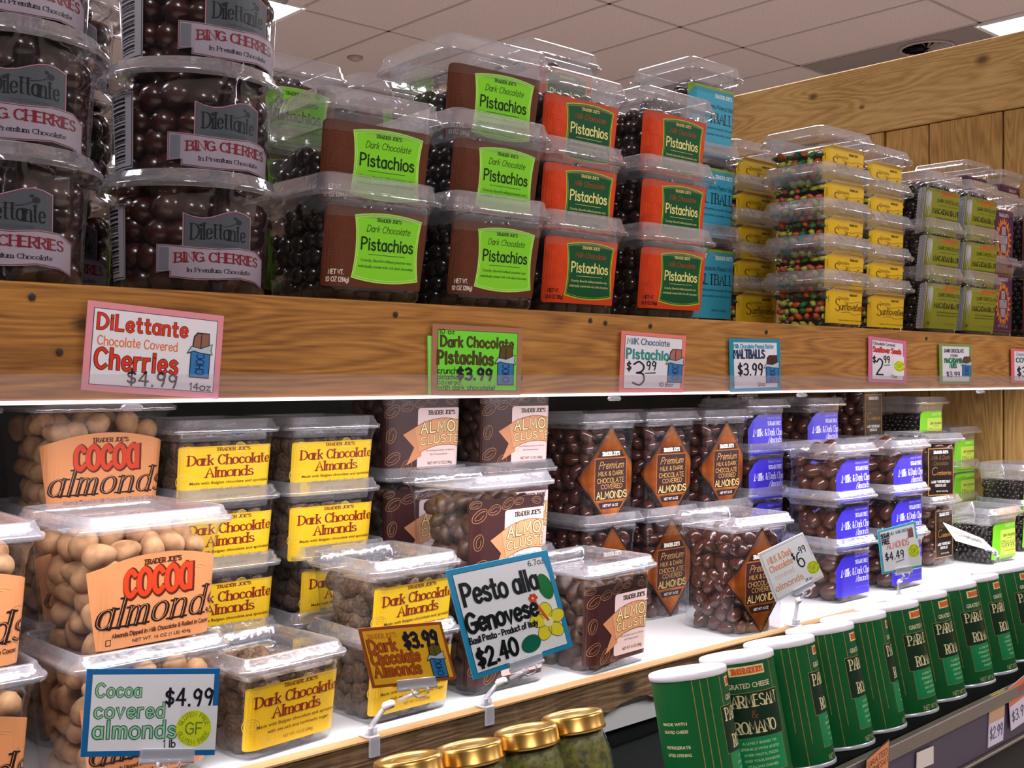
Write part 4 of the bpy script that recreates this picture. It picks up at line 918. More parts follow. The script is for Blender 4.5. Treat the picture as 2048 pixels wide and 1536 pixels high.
stack('prem', 1.366, 1.185, LS, 2, 'tall diamond-labelled almond tub', 'of the left diamond stack', eg)
stack('prem', 1.513, 1.185, LS, 2, 'tall diamond-labelled almond tub', 'of the middle diamond stack', eg)
stack('prem', 1.660, 1.185, LS, 2, 'tall diamond-labelled almond tub', 'of the right diamond stack', eg)
stack('prem', 1.550, 1.012, LS, 1, 'tall diamond-labelled almond tub', 'standing alone at the shelf front', eg, yaw=-5, dx=[1.524], indiv={0: (('left', 'top', 'front'), 'the front diamond-labelled tub')})
fg = 'sugar-free chocolate almond tubs'
stack('sugar', 1.857, 1.055, LS, 3, 'blue-violet sugar-free almond tub', 'of the front left blue stack', fg, indiv={2: (('left', 'top'), 'the top tub of the front left blue stack'), 1: (('left',), 'the middle tub of the front left blue stack'), 0: (('left',), 'the bottom tub of the front left blue stack')})
stack('sugar', 2.040, 1.05, LS, 3, 'blue-violet sugar-free almond tub', 'of the front right blue stack', fg, indiv={2: (('left', 'top'), 'the top tub of the front right blue stack')})
stack('sugar', 1.808, 1.205, LS, 4, 'blue-violet sugar-free almond tub', 'of the rear left blue stack', fg, p=.081)
stack('sugar', 2.000, 1.205, LS, 4, 'blue-violet sugar-free almond tub', 'of the rear right blue stack', fg, p=.081)
ng = 'chocolate cranberry tubs'
stack('cran', 2.325, 1.125, LS, 2, 'black-labelled cranberry tub', 'of the front cranberry stack', ng, tilts={1: (0, 0)}, p=[0, .131], yaw=[0, -18])
stack('cran', 2.318, 1.285, LS, 3, 'black-labelled cranberry tub', 'of the cranberry stack behind the blue tubs', ng, p=.121)
stack('cran', 2.055, 1.43, LS, 3, 'black-labelled cranberry tub', 'of the rearmost cranberry stack', ng, p=.121)
hg = 'edamame tubs'
stack('edam', 2.469, 1.060, LS, 1, 'bright green-labelled edamame tub', 'standing alone at the shelf front', hg, indiv=None)
stack('edam', 2.695, 1.092, LS, 2, 'bright green-labelled edamame tub', 'of the stack against the end wall', hg)
stack('edam', 2.490, 1.235, LS, 4, 'bright green-labelled edamame tub', 'of the tallest edamame stack', hg, p=.078)
stack('edam', 2.690, 1.255, LS, 3, 'bright green-labelled edamame tub', 'of the rear stack near the wall', hg)

# ------------------------------------------------------------------ price cards
def quad_map(P):
    a, b, c, d = P  # bottom-left, bottom-right, top-right, top-left
    n = (b - a).cross(d - a).normalized()
    def f(u, v, o): return a * (1 - u) * (1 - v) + b * u * (1 - v) + c * u * v + d * (1 - u) * v + n * o
    return f, n
def card(px, Y, art, label, group, W_, H_, thick=.0008, name='price_card', cat='price card'):
    """px: corners in the photograph tl, tr, br, bl, all on the plane y = Y (or one y each)"""
    Ys = Y if isinstance(Y, (list, tuple)) else [Y] * 4
    tl, tr, br, bl = [onY(u, v, y) for (u, v), y in zip(px, Ys)]
    f, n = quad_map((bl, br, tr, tl)); o0 = bl.copy()
    me = art.build(name, lambda x, y, o: f(x / W_, y / H_, o) - o0, off=.0002, dz=.00009)
    bm = bmesh.new(); bm.from_mesh(me)
    c4 = [f(0, 0, 0), f(1, 0, 0), f(1, 1, 0), f(0, 1, 0)]; b = [bm.verts.new(p - n * thick - o0) for p in c4]; t = [bm.verts.new(p + n * .0001 - o0) for p in c4]
    for q in ((t[0], t[1], t[2], t[3]), (b[3], b[2], b[1], b[0]), *[(b[i], b[(i + 1) % 4], t[(i + 1) % 4], t[i]) for i in range(4)]):
        fc = bm.faces.new(q); fc.material_index = 0
    bm.to_mesh(me); bm.free()
    o = link(name, me, loc=o0); tag(o, label, cat, group); return f, o
def base(W_, H_, border, bw, paper, ink_=None):
    a = Art(); a.rect(0, 0, W_, H_, border, 0); a.rect(bw, bw, W_ - bw, H_ - bw, ink_ or paper, 1)
    q = bw + (.5 if ink_ else 0); a.rect(q, q, W_ - q, H_ - q, paper, 2); return a
NK_ = (30, 28, 44); BL = (52, 124, 186)
def choc(a, x, y, s, z=4, brown=(150, 104, 84)):
    """drawn bar of chocolate in a torn blue wrapper"""
    Q = lambda pts: [(x + px * s, y + py * s) for px, py in pts]
    a.poly(Q([(-3.2, 2), (-2.8, 6.5), (-1.6, 8), (2.9, 8), (3.2, 2)]), NK_, z); a.poly(Q([(-2.8, 2), (-2.4, 6.3), (-1.4, 7.6), (-.2, 7.6), (-.2, 2)]), brown, z + 1); a.poly(Q([(.1, 2), (.1, 7.6), (2.6, 7.6), (2.8, 2)]), brown, z + 1)
    a.poly(Q([(-3.6, 2.2), (-3.6, -8), (3.6, -8), (3.6, 2.2)]), NK_, z + 1); a.poly(Q([(-3.3, 2.2), (-3.3, -7.6), (3.3, -7.6), (3.3, 2.2)]), BL, z + 2)
    a.poly(Q([(-4.8, .4), (-3.4, 3), (0, 2.4), (4, 4.2), (3.6, 2), (4.2, .6), (0, .8), (-2.6, 1.4)]), (190, 206, 216), z + 3); a.line(Q([(-4.8, .4), (-3.4, 3), (0, 2.4), (4, 4.2), (3.6, 2), (4.2, .6), (0, .8), (-2.6, 1.4)]), .25 * s, NK_, z + 4, closed=True)
    a.text('CHOC', x, y - 3.2 * s, 7.0 * s, 2.9 * s, (24, 44, 90), z + 3, 'hand', sw=.12, rot=90)
def gf(a, x, y, r, z=5):
    a.ell(x, y, r, r, (224, 236, 40), z); a.text('GF', x, y, r * .9, r * .62, (96, 130, 60), z + 1, 'hand', sw=.11)
    for i, t in enumerate('GLUTEN FREE'):
        if t == ' ': continue
        w_ = R(160 - i * 14); a.text(t, x + r * .80 * math.cos(w_), y + r * .80 * math.sin(w_), r * .15, r * .24, (130, 150, 50), z + 1, 'hand', sw=.14, rot=math.degrees(w_) - 90)
        w_ = R(200 + i * 14); a.text(t, x + r * .80 * math.cos(w_), y + r * .80 * math.sin(w_), r * .15, r * .24, (130, 150, 50), z + 1, 'hand', sw=.14, rot=math.degrees(w_) + 90)
pgp = 'hand-lettered price cards on the wooden shelf front'
WH = (236, 232, 240); PK = (232, 150, 162); Yc = .8765
# 1 cherries card 100 x 64
a = base(100, 64, PK, 4.5, WH, (60, 40, 90)); H = 'hand'
a.text('DiLettante', 40, 50, 64, 10.5, (222, 60, 34), 3, H, sw=0.159, out=(90, 30, 30), ow=.04, wob=.4); a.text('Chocolate Covered', 37, 36.5, 57, 6.5, (232, 122, 70), 3, H, sw=0.130, wob=.3)
a.text('Cherries', 37, 23.5, 58, 14, (222, 60, 34), 3, H, sw=0.140, out=(90, 30, 30), ow=.04, wob=.3); a.text('$4.99', 49, 11.5, 36, 10, NK_, 5, H, sw=0.143, wob=.6); a.text('14oz', 85, 8.2, 16, 5, NK_, 5, H, sw=0.182)
choc(a, 83.5, 32, 2.15)
card([(176, 600), (448, 632), (436, 798), (162, 780)], Yc, a, 'pink-bordered card reading Cherries 4.99, leftmost on the wooden shelf front', pgp, 100, 64)
# 2 green
a = base(100, 74, (176, 120, 92), 5.5, (120, 228, 60), (40, 60, 20))
card([(855, 671), (870, 672), (872, 790), (857, 787)], .878, base(10, 74, (140, 236, 90), 1, (160, 240, 110)), 'narrow green card edge peeking out behind the green pistachio card', pgp, 10, 74)
DB = (74, 52, 26)
a.text('10 oz', 15, 66.5, 16, 4.5, (34, 52, 20), 3, H, sw=0.182); a.text('Dark Chocolate', 49, 56.5, 80, 10.5, (92, 70, 34), 3, H, sw=0.140, out=(40, 34, 18), ow=.04, wob=.4)
a.text('Pistachios', 36, 40, 60, 13, (92, 70, 34), 3, H, sw=0.140, out=(40, 34, 18), ow=.04, wob=.4); a.text('crunchy', 18, 26, 24, 6, (34, 60, 24), 3, H, sw=0.156); a.text('pistachios', 18, 19.5, 24, 5, (34, 60, 24), 3, H, sw=0.156)
a.text('$3.99', 46, 23, 38, 12, NK_, 6, H, sw=0.221, wob=.5); a.text('covered', 18, 14, 24, 4.5, (34, 60, 24), 3, H, sw=0.156); a.text('with dark chocolate!', 38, 8.6, 62, 4.6, (34, 60, 24), 3, H, sw=0.182)
choc(a, 81, 33, 2.7, brown=(96, 76, 34))
card([(865, 647), (1045, 657), (1041, 792), (863, 791)], Yc, a, 'bright green card reading Dark Chocolate Pistachios 3.99 on the wooden shelf front', pgp, 100, 74)
# 3 milk pistachios
a = base(90, 82, (238, 130, 120), 5, WH, (60, 40, 90)); TL = (30, 124, 122)
a.text('MilK Chocolate', 37, 69, 58, 8, (40, 90, 130), 3, H, sw=0.143); a.text('Pistachios', 40, 52, 64, 13, (44, 160, 150), 3, H, sw=0.122, out=(20, 92, 100), ow=.04); a.text('$', 11.5, 35, 5, 12, NK_, 3, H, sw=0.156)
a.text('3', 25, 25.5, 15, 32, NK_, 3, H, sw=0.078); a.text('99', 42, 37, 13, 12, NK_, 3, H, sw=0.143); a.line([(34, 26), (48, 27)], 1.4, NK_, 3); a.text('10.8oz', 64, 11, 20, 5.5, NK_, 3, H, sw=0.169); choc(a, 76, 38, 3.0, brown=(176, 110, 100))
card([(1243, 661), (1372, 672), (1366, 785), (1238, 784)], Yc, a, 'coral-bordered card reading Milk Chocolate Pistachios 3.99 on the shelf front', pgp, 90, 82)
# 4 malt
a = base(72, 78, (44, 142, 172), 5.5, WH)
a.text('Milk Chocolate Peanut Butter', 34, 67, 56, 6, (60, 150, 190), 3, H, sw=0.156); a.text('MALTBALLS', 27, 55.5, 42, 12, (30, 56, 90), 3, H, sw=0.208); a.text('$3.99', 28, 33, 34, 17, NK_, 3, H, sw=0.130); a.text('12oz', 43, 10.5, 11, 5, NK_, 3, H, sw=0.169); choc(a, 59, 33, 2.6, brown=(84, 46, 40))
card([(1458, 677), (1560, 678.6), (1562, 781), (1461, 785)], Yc, a, 'teal-bordered card reading Maltballs 3.99 on the wooden shelf front', pgp, 72, 78)
# 5 sunflower
a = base(60, 74, (226, 118, 160), 5, WH, (90, 40, 80))
a.text('Chocolate Covered', 24, 64, 34, 5, (110, 90, 100), 3, H, sw=0.156); a.text('Sunflower Seeds', 29, 54, 44, 8.5, (206, 50, 46), 3, H, sw=0.221); a.text('$', 8.5, 37, 4, 11, NK_, 3, H, sw=0.156); a.text('2', 17, 26, 10, 26, NK_, 3, H, sw=0.091)
a.text('99', 28, 39, 9, 11, NK_, 3, H, sw=0.143); a.line([(24, 29), (33, 30)], 1.1, NK_, 3); a.text('7.2oz', 40, 11, 10, 5, NK_, 3, H, sw=0.169); a.rect(40, 12, 56, 46, (244, 244, 236), 3); gf(a, 48.5, 29, 9, 4)
card([(1737, 672), (1812, 682), (1812, 767), (1737, 764)], Yc, a, 'pink-bordered card with yellow sticker reading 2.99 below the seed tubs', pgp, 60, 74)
# 6 macadamia
a = base(54, 70, (132, 160, 84), 4.5, WH)
a.text('DARK CHOCOLATE', 24, 58, 32, 5.5, (50, 50, 66), 3, H, sw=0.182); a.text('COVERED', 24, 49.5, 12, 4, (90, 90, 100), 3, H, sw=0.169); a.text('MACADAMIA', 23, 41, 30, 8, (30, 124, 84), 3, H, sw=0.260); a.text('NUTS', 22, 31.5, 11, 7, (30, 124, 84), 3, H, sw=0.260)
a.text('$3.99', 22, 17, 22, 9, (70, 70, 90), 3, H, sw=0.156); choc(a, 45, 31, 2.2, brown=(110, 70, 66))
card([(1878, 687), (1943, 689), (1943, 768), (1880, 768)], Yc, a, 'green-bordered card reading Macadamia Nuts 3.99 on the wooden shelf front', pgp, 54, 70)
a = base(60, 70, (232, 110, 116), 5, WH)
a.text('Dark Chocolate', 30, 59, 42, 6, (90, 150, 190), 3, H, sw=0.156); a.text('COVERED', 28, 47, 40, 9, (30, 90, 120), 3, H, sw=0.208); a.text('$3.49', 28, 23, 36, 20, NK_, 3, H, sw=0.117)
card([(2022, 697), (2092, 701), (2090, 766), (2023, 766)], Yc, a, 'red-bordered card cut by the right edge of the wooden shelf front', pgp, 60, 70)

# cards on clip holders along the lower shelf edge
def holder(f, W_frac, base_pt, label, up=None):
    """clear spring clip under the card, white socket, stem and a foot clipped to the shelf edge"""
    c = f(W_frac, 0, .002); e = link('sign_holder', None, loc=base_pt); tag(e, label, 'sign holder', 'clear clip-on sign holders'); b = Vector(base_pt)
    u = (f(1, 0, 0) - f(0, 0, 0)).normalized(); v = (f(0, 1, 0) - f(0, 0, 0)).normalized(); n = u.cross(v)
    wd = min(.026, (f(1, 0, 0) - f(0, 0, 0)).length * .36)
    def B(x0, x1, y0, y1, z0, z1): return [c + u * x + v * y + n * z - b for z in (z0, z1) for y in (y0, y1) for x in (x0, x1)]
    F8 = [(0, 2, 3, 1), (4, 5, 7, 6), (0, 1, 5, 4), (2, 6, 7, 3), (0, 4, 6, 2), (1, 3, 7, 5)]
    q = MB(); q.add(B(-wd, wd, -.004, .008, .0008, .0022), F8); link('clip_front', bevelled(q.mesh('clip_front', M_CLIP), .0005), e)
    q = MB(); q.add(B(-wd, wd, -.004, .010, -.0034, -.0018), F8); link('clip_back', bevelled(q.mesh('clip_back', M_CLIP), .0005), e)
    q = MB(); q.tube([c - b - u * wd - v * .004, c - b + u * wd - v * .004], .0026, 8); link('hinge_bar', q.mesh('hinge_bar', M_CLIP, True), e)
    q = MB(); L_ = [c - b + u * x * wd * .4 + v * y + n * .004 for x, y in ((-1, -.004), (-1, -.010), (-.6, -.014), (.4, -.014), (1, -.010), (1, -.004))]; q.tube(L_, .0013, 8); link('wire_loop', q.mesh('wire_loop', M_CLIP, True), e)
    top = c - b - v * .010; mid = Vector((top.x * .35, top.y * .3, max(.022, top.z - .020)))
    q = MB(); q.tube([top, mid + (top - mid) * .4], .0022, 8); link('neck', q.mesh('neck', M_CLIP, True), e)
    d_ = (top - mid).normalized(); q = MB(); q.tube([mid + d_ * .011, mid + d_ * .009, mid - d_ * .001, mid - d_ * .003], [.0034, .0046, .0046, .0034], 8); link('socket', q.mesh('socket', mat('white_plastic', (240, 240, 244), .35), True), e)
    q = MB(); q.tube([mid, Vector((0, 0, .010)), Vector((0, 0, .003))], [.0028, .0034, .0044], 8); link('stem', q.mesh('stem', M_CLIP, True), e)
    q = MB(); q.box(-.008, .008, -.006, .016, .0, .0032); q.box(-.007, .007, -.0095, -.006, -.020, .0032); q.box(-.006, .006, -.006, .002, .0032, .012); link('foot', bevelled(q.mesh('foot', M_CLIP), .001), e)
hgp = 'hand-lettered price cards on clip holders'
SX = LS + .0016
BLu = (28, 120, 190)
a = base(104, 70, (24, 112, 178), 4.5, (250, 250, 255))
for t, y, w_, h_ in (('Cocoa', 53, 33, 9), ('covered', 37, 52, 10), ('almonds', 21.5, 62, 11.5)): a.text(t, 8 + w_ / 2, y, w_, h_ * 1.15, (160, 224, 160), 3, H, sw=0.122, out=(26, 92, 104), ow=.055, wob=.2)
a.text('$4.99', 80, 47, 38, 13, NK_, 5, H, sw=0.156, wob=.4); a.text('1 lb', 66, 10, 9, 6, NK_, 5, H, sw=0.156); a.rect(73, 4.5, 104, 40, (240, 242, 246), 3); gf(a, 85, 22, 14.5, 5)
f, _ = card([(174, 1338), (440, 1336.6), (429, 1510), (161, 1514)], [.95, .95, .955, .955], a, 'blue-bordered card reading Cocoa covered almonds 4.99, on a clip holder', hgp, 104, 70)
holder(f, .62, (f(.62, 0, 0).x, 1.018, SX), 'clear sign holder carrying the blue cocoa almonds card')
a = base(90, 62, (170, 84, 40), 3, (255, 190, 40))
a.text(TJ, 22, 53, 30, 4.5, (222, 120, 40), 3, 'serif', sw=.2); a.text('$3.99', 62, 46, 36, 15, NK_, 6, H, sw=0.234, wob=.5)
for t, y, w_ in (('Dark', 43, 28), ('Chocolate', 30, 50), ('Almonds', 17, 48)): a.text(t, 6 + w_ / 2, y, w_, 12, (196, 92, 30), 3, H, sw=0.168, out=(110, 40, 20), ow=.04)
choc(a, 74, 22, 2.3, 5, brown=(110, 96, 40))
f, _ = card([(716, 1257.5), (882, 1243), (913, 1358), (745, 1377)], [.957, .957, .965, .965], a, 'orange card reading Dark Chocolate Almonds 3.99, on a clip holder', hgp, 90, 62)
holder(f, .5, (.715, 1.018, SX), 'clear sign holder carrying the orange dark chocolate almonds card')
a = base(100, 100, (40, 152, 200), 4.5, (252, 252, 255), NK_)
a.poly([(96, 96), (96, 70), (92, 95)], (40, 152, 200), 3)
def blob(x, y, rx, ry, c, z, rot=0, ed=None):
    p = [(x + rx * math.cos(t) * math.cos(R(rot)) - ry * math.sin(t) * math.sin(R(rot)), y + rx * math.cos(t) * math.sin(R(rot)) + ry * math.sin(t) * math.cos(R(rot))) for t in [k * .524 for k in range(12)]]
    a.poly(p, c, z); a.line(p, .5, ed or (90, 96, 30), z + 1, smooth=True, closed=True)
blob(88, 66, 7, 13, (20, 124, 60), 3, 10); blob(60, 16, 10, 8, (20, 110, 84), 3, 20)
for q in range(5): t = R(90 + 72 * q); blob(82 + 10 * math.cos(t), 32 + 11 * math.sin(t), 8.5, 6.5, (246, 230, 60), 4 + (q % 2), 90 + 72 * q)
a.ell(82, 32, 5, 5, (250, 244, 190), 7, 12); a.line([(82, 34), (78, 44), (73, 56)], 2.6, (226, 90, 40), 8); [a.ell(73 + 3 * math.cos(q), 58 + 3 * math.sin(q), 1.8, 1.8, (214, 70, 40), 8, 10) for q in range(0, 6)]
a.text('6.7oz', 85, 91, 16, 5, NK_, 3, H, sw=0.156); a.text('Pesto alla', 45, 76, 72, 19, (16, 16, 24), 9, H, sw=0.169, wob=.3); a.text('Genovese', 40, 50, 68, 17, (16, 16, 24), 9, H, sw=0.195, wob=.3)
a.text('Basil Pesto - Product of Italy', 38, 34.5, 66, 5.5, (16, 16, 24), 9, H, sw=0.195, wob=.4); a.text('$2.40', 27, 18, 38, 16, (16, 16, 24), 9, H, sw=0.195, wob=.5)
f, _ = card([(891, 1141.7), (1094, 1100), (1146, 1293), (947, 1360)], [.955, .955, .965, .965], a, 'large tilted card reading Pesto alla Genovese 2.40, with a yellow flower drawing', hgp, 100, 100)
holder(f, .5, (.882, 1.018, SX), 'clear sign holder carrying the large pesto card')
a = base(90, 84, (244, 240, 244), 3, (250, 248, 250), (150, 140, 150)); ORG = (240, 160, 120)
for t, y, w_, x_ in (('MILK & Dark', 66, 46, 33), ('Chocolate', 52, 42, 30), ('almonds', 20, 50, 32)): a.text(t, x_, y, w_, 10, ORG, 3, H, sw=0.156)
a.text('covered', 30, 37, 34, 8, (246, 200, 190), 3, H, sw=0.130); a.text('$', 55, 56, 4, 12, NK_, 3, H, sw=0.156); a.text('6', 64, 46, 11, 26, NK_, 3, H, sw=0.091); a.text('99', 75, 60, 12, 11, NK_, 3, H, sw=0.130)
a.text('24 oz', 64, 10, 12, 5, NK_, 3, H, sw=0.156); a.rect(72, 4, 90, 44, (248, 248, 244), 3); gf(a, 80, 24, 11, 4)
f, _ = card([(1516, 1108), (1605.5, 1065), (1648, 1154), (1552, 1204.5)], [.97, .97, .978, .978], a, 'white tilted card reading 6.99 with a yellow sticker, beside the diamond-labelled tub', hgp, 90, 84)
holder(f, .55, (onY(1590, 1200, 1.018).x, 1.018, SX), 'clear sign holder carrying the white 6.99 card')
a = base(78, 82, (80, 186, 206), 4, (248, 248, 252))
a.text('SUGAR', 13, 70, 16, 8, NK_, 4, H, sw=0.195); a.text('MILK + DARK CHOCOLATE', 46, 71, 46, 5, (90, 110, 140), 3, H, sw=0.156); a.text('FREE', 13, 59, 14, 9, NK_, 4, H, sw=0.195); a.text('ALMONDS', 36, 50, 44, 11, (240, 140, 130), 3, H, sw=0.156)
a.text('$4.49', 27, 31, 36, 14, NK_, 4, H, sw=0.130); a.line([(28, 18), (44, 20)], 1.2, NK_, 4); a.poly([(58, 56), (60, 72), (70, 72), (70, 56)], (150, 90, 90), 4); a.rect(54, 4, 78, 52, (240, 242, 236), 3); gf(a, 66, 32, 11.5, 4)
f, _ = card([(1755, 1062), (1830, 1042), (1844, 1134), (1764.6, 1149)], [.97, .97, .975, .975], a, 'light-blue-bordered card reading Sugar free almonds, with a yellow sticker', hgp, 78, 82)
holder(f, .5, (onY(1797, 1170, 1.018).x, 1.018, SX), 'clear sign holder carrying the light-blue sugar free card')
# card seen almost edge-on in front of the edamame
A = [Vector((2.08, .955, 1.195)), Vector((2.205, 1.005, 1.135)), Vector((2.205, .935, 1.105)), Vector((2.10, .90, 1.17))]
tl, tr, br, bl = [onY(u, v, y) for (u, v), y in zip([(1886, 1045), (1966, 1078), (1992, 1105), (1912, 1082)], [1.0, 1.005, .975, .965])]
f, n = quad_map((bl, br, tr, tl)); q = Art(); q.rect(0, 0, 1, 1, (226, 226, 222)); q.text('EDAMAME', .5, .6, .7, .25, (120, 120, 110), 1, H, sw=0.130)
me = q.build('price_card', lambda x, y, o: f(x, y, o) - bl, off=.0003); o = link('price_card', me, loc=bl); sd = o.modifiers.new('thickness', 'SOLIDIFY'); sd.thickness = .0008
tag(o, 'small white card lying nearly edge-on in front of the edamame tub', 'price card', hgp)
holder(f, .85, (onY(2002, 1120, 1.018).x, 1.018, SX), 'clear sign holder carrying the edge-on white card')

# ------------------------------------------------------------------ cans
CR, CL = .0378, .134
def can_art():
    a = Art(); g = (0, 90, 40); dk = (4, 42, 24); go = (150, 132, 70); cr = (216, 206, 158); lt = (12, 132, 78)
    a.rect(-.1186, .0, .1186, CL - .005, g); w_ = .0335
    a.rect(-w_ + .005, CL * .735, w_ - .005, CL - .005, (14, 84, 50), 1)
    for s in (-1, 1): a.rect(s * (w_ - .005) - .0004, CL * .735, s * (w_ - .005) + .0004, CL - .005, go, 2)
    a.rect(-w_ - .0006, CL * .405 - .0006, w_ + .0006, CL * .735 + .0006, go, 2); a.rect(-w_, CL * .405, w_, CL * .735, dk, 3)
    a.rect(-w_ + .004 - .0006, CL * .15 - .0006, w_ - .004 + .0006, CL * .405, go, 2); a.rect(-w_ + .004, CL * .15, w_ - .004, CL * .404, lt, 3)
    a.rect(-.0195, CL * .865, .0195, CL * .935, (226, 204, 140), 3); a.text("TRADER GIOTTO'S", 0, CL * .90, .034, .0052, (206, 84, 40), 4, 'serif', sw=.3, thin=.6)
    a.text('GRATED CHEESE', 0, CL * .79, .047, .0052, cr, 4, 'sans', bold=.02); a.text('PARMESAN', 0, CL * .675, .056, .0115, cr, 4, 'serif', sw=.17); a.text('&', 0, CL * .575, .006, .008, (120, 70, 50), 4, 'serif', sw=.14)
    a.text('ROMANO', 0, CL * .48, .044, .0115, cr, 4, 'serif', sw=.17)
    for i, t in enumerate(('A LIVELY BLEND TO', 'SPRINKLE WITH GUSTO', 'OVER PASTA, PIZZA', 'AND YOUR FAVORITE', 'ITALIAN DISHES')): a.text(t, .001, CL * (.365 - .043 * i), [.037, .042, .037, .038, .032][i], .0026, (170, 210, 150), 4, bold=.02)
    a.text('NET WT 8 OZ (227g)', 0, CL * .065, .050, .0062, (196, 190, 140), 4, 'sans')
    for x, y0 in ((-.044, .20), (-.052, -.1), (-.060, .30), (.044, .2), (.052, .05), (.060, .3)): a.rect(x - .0004, CL * max(y0, .03), x + .0004, CL - .005, go, 2)
    for i, t in enumerate(('MADE WITH', 'GRATED CHEESE', '', 'REFRIGERATE', 'AFTER OPENING')):
        if t: a.text(t, -.085, CL * (.66 - .055 * i), .028, .0030, cr, 3, bold=.02)
    return a
can_label = can_art().build('printed_label', lambda x, y, o: ((CR + o) * math.sin(x / CR), -(CR + o) * math.cos(x / CR), y), [-.117 + .0039 * i for i in range(61)], off=.0002, dz=.00005)
mb = MB(); mb.lathe([(CR - .004, .002), (CR - .001, .0), (CR + .0006, .0008), (CR + .0006, .0035), (CR, .004), (CR, CL - .006), (CR - .001, CL - .004)], 48); can_body = mb.mesh('can_body', mat('can_board', (0, 80, 36), .5, 0, .3), True)
mb = MB(); mb.lathe([(CR + .0008, .0002), (CR + .0012, .0034), (CR + .0003, .0042)], 48, cap0=False, cap1=False); can_rim = mb.mesh('bottom_rim', mat('white_metal_rim', (206, 204, 214), .3, .3), True)
mb = MB(); mb.lathe([(CR + .0002, CL - .0055), (CR + .0016, CL - .005), (CR + .0018, CL + .0002), (CR + .0008, CL + .0014), (CR - .003, CL + .0015), (CR - .0036, CL - .0003), (CR - .008, CL - .0004)], 48, cap0=False); can_lid = mb.mesh('plastic_lid', mat('white_plastic_lid', (238, 236, 246), .3), True)
rt = [(1454.6, 45, .0), (1548, -39, 0), (1630, 38, 0), (1708, 29, 0), (1772, 42, 0), (1836.5, 11, 0), (1893, 11, 0), (1951.5, 6, 0), (1996, 16, 0), (2052, 10, 0), (2094, 20, 0), (2132, 8, 0)]
ordn = ['first from the left, beside the jars', 'second from the left', 'third from the left', 'fourth from the left', 'fifth from the left', 'sixth from the left', 'seventh from the left', 'eighth from the left', 'ninth from the left', 'tenth, cut by the right edge', 'eleventh, beyond the right edge', 'twelfth, beyond the right edge']
cx_ = None
for i, (u, yw, _) in enumerate(rt):
    Y = .722 + .0045 * i; F = 1.15 + .065 * i
    t = (u - 7 - CX) / FPX - .0375 / F; X = Y * (CT + t * ST) / (ST - t * CT)
    if cx_ is not None: X = max(X, cx_ + .0772)
    cx_ = X; zt_ = CZ - .296 + .0008 * i
    base_ = Vector((X, Y - CL * math.sin(CA), zt_ - CL * math.cos(CA)))
    e = link('cheese_can', None, loc=base_); e.rotation_mode = 'ZYX'; e.rotation_euler = (-CA, 0, R(yw))
    tag(e, f'green grated cheese can with white lid, {ordn[i]}', 'can', 'green cans in a row')
    link('can_body', can_body, e); link('bottom_rim', can_rim, e); link('plastic_lid', can_lid, e); link('printed_label', can_label, e)

# ------------------------------------------------------------------ pesto jars
M_GOLD = mat('gold_lid_metal', (196, 156, 84), .3, 1); M_GLASS = clear('jar_glass', .02, rough=.04, refl=.8, base=.06)
M_PESTO = noisy('basil_pesto', (54, 62, 10), (132, 130, 36), 160, .45, .6, det=6)
JH = .138
mb = MB(); mb.lathe([(.020, .001), (.026, .0), (.0290, .004), (.0292, .08), (.0290, .102), (.0262, .114), (.0245, .120), (.0245, .124)], 40, cap1=False); jar_g = mb.mesh('glass_jar', M_GLASS, True)
mb = MB(); mb.lathe([(.018, .003), (.0265, .005), (.0275, .08), (.0274, .101), (.0248, .112), (.0232, .1185)], 40); jar_p = mb.mesh('pesto', M_PESTO, True)
mb = MB(); mb.lathe([(.0262, 0.1210), (.0278, 0.1215), (.0280, 0.1235), (.0272, 0.1245), (.0272, 0.1335), (.0262, 0.1355), (.0245, 0.1362), (.0222, 0.1350), (.0215, 0.1343), (.012, 0.1343), (.0100, 0.1352), (.002, 0.1355)], 48, cap0=False); jar_l = mb.mesh('gold_lid', M_GOLD, True)
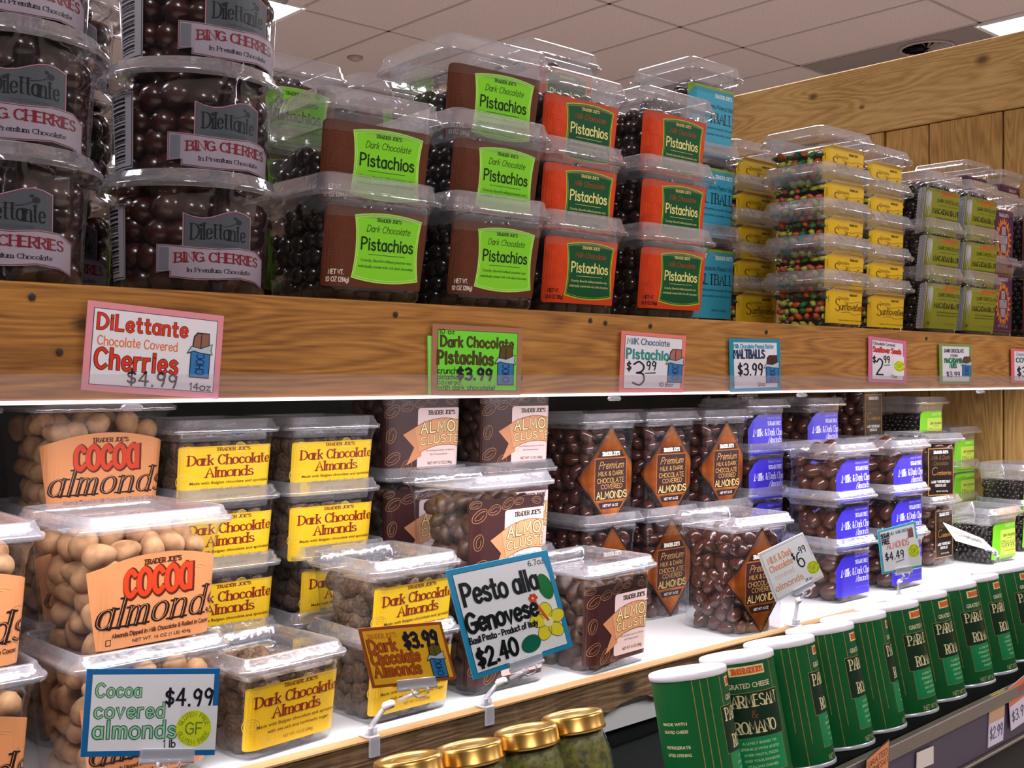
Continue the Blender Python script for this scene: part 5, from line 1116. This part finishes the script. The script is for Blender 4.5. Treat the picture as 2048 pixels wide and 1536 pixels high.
for i, (u, v, X_) in enumerate(((814, 1508, 0), (936, 1482, 0), (1050, 1450, 0), (1143, 1421, 0))):
    F = (.878, .915, .95, .985)[i]; k = (HV - v) / FPX; t = (u - CX) / FPX; X = F * (CT + t * ST); Y = F * (ST - t * CT); Z = CZ + k * F
    b_ = Vector((X, Y, Z)) - Vector((0, math.sin(CA), math.cos(CA))) * JH
    e = link('pesto_jar', None, loc=b_, rot=(-CA, 0, 0)); tag(e, f'glass pesto jar with gold lid, {["first from the left", "second from the left", "third from the left", "rightmost, next to the green cans"][i]}', 'jar', 'pesto jars with gold lids')
    link('glass_jar', jar_g, e); link('pesto', jar_p, e); link('gold_lid', jar_l, e)

# price tags on the lower rail
a = Art(); a.rect(0, 0, 40, 90, (204, 198, 220)); a.rect(0, 62, 40, 90, (40, 30, 20), 1); a.rect(1.5, 63, 38.5, 89, (206, 186, 50), 2); a.text('Pesto', 20, 76, 30, 12, (70, 60, 20), 3, H, sw=.16); a.rect(0, 40, 40, 62, (190, 150, 110), 1); a.text('$2.99', 20, 22, 32, 20, (60, 50, 110), 2, H, sw=.1)
card([(1980, 1390), (2011, 1375), (2006, 1480), (1976, 1496)], .648, a, 'yellow and white price tag on the grey rail, left of the orange tag', 'price tags on the grey rail', 40, 90, name='price_tag', cat='price tag')
a = Art(); a.rect(0, 0, 50, 90, (206, 200, 222)); a.rect(0, 50, 50, 90, (214, 96, 36), 1); a.text('ROMANO', 25, 72, 40, 14, (150, 50, 20), 3, H, sw=.14); a.text('$3.99', 25, 26, 40, 22, (60, 50, 110), 2, H, sw=.1)
card([(2017, 1377), (2056, 1345), (2056, 1438), (2022, 1462)], .646, a, 'orange and white price tag at the right edge of the grey rail', 'price tags on the grey rail', 50, 90, name='price_tag', cat='price tag')
a = Art(); a.rect(0, 0, 60, 60, (60, 36, 24)); a.rect(2, 2, 58, 58, (216, 128, 70), 1); a.text('GRATED', 30, 42, 48, 12, (80, 40, 30), 2, H, sw=.14); a.text('PARMESAN', 30, 24, 50, 12, (80, 40, 30), 2, H, sw=.14)
card([(1732, 1520), (1779, 1478), (1777, 1540), (1730, 1570)], .636, a, 'orange price tag on the grey rail below the middle cans', 'price tags on the grey rail', 60, 60, name='price_tag', cat='price tag')
a = Art(); a.rect(0, 0, 30, 40, (216, 206, 200))
card([(1834, 1506), (1867, 1492), (1867, 1527), (1833, 1541)], .646, a, 'blank white paper patch stuck on the grey rail', 'price tags on the grey rail', 30, 40, name='price_tag', cat='price tag')
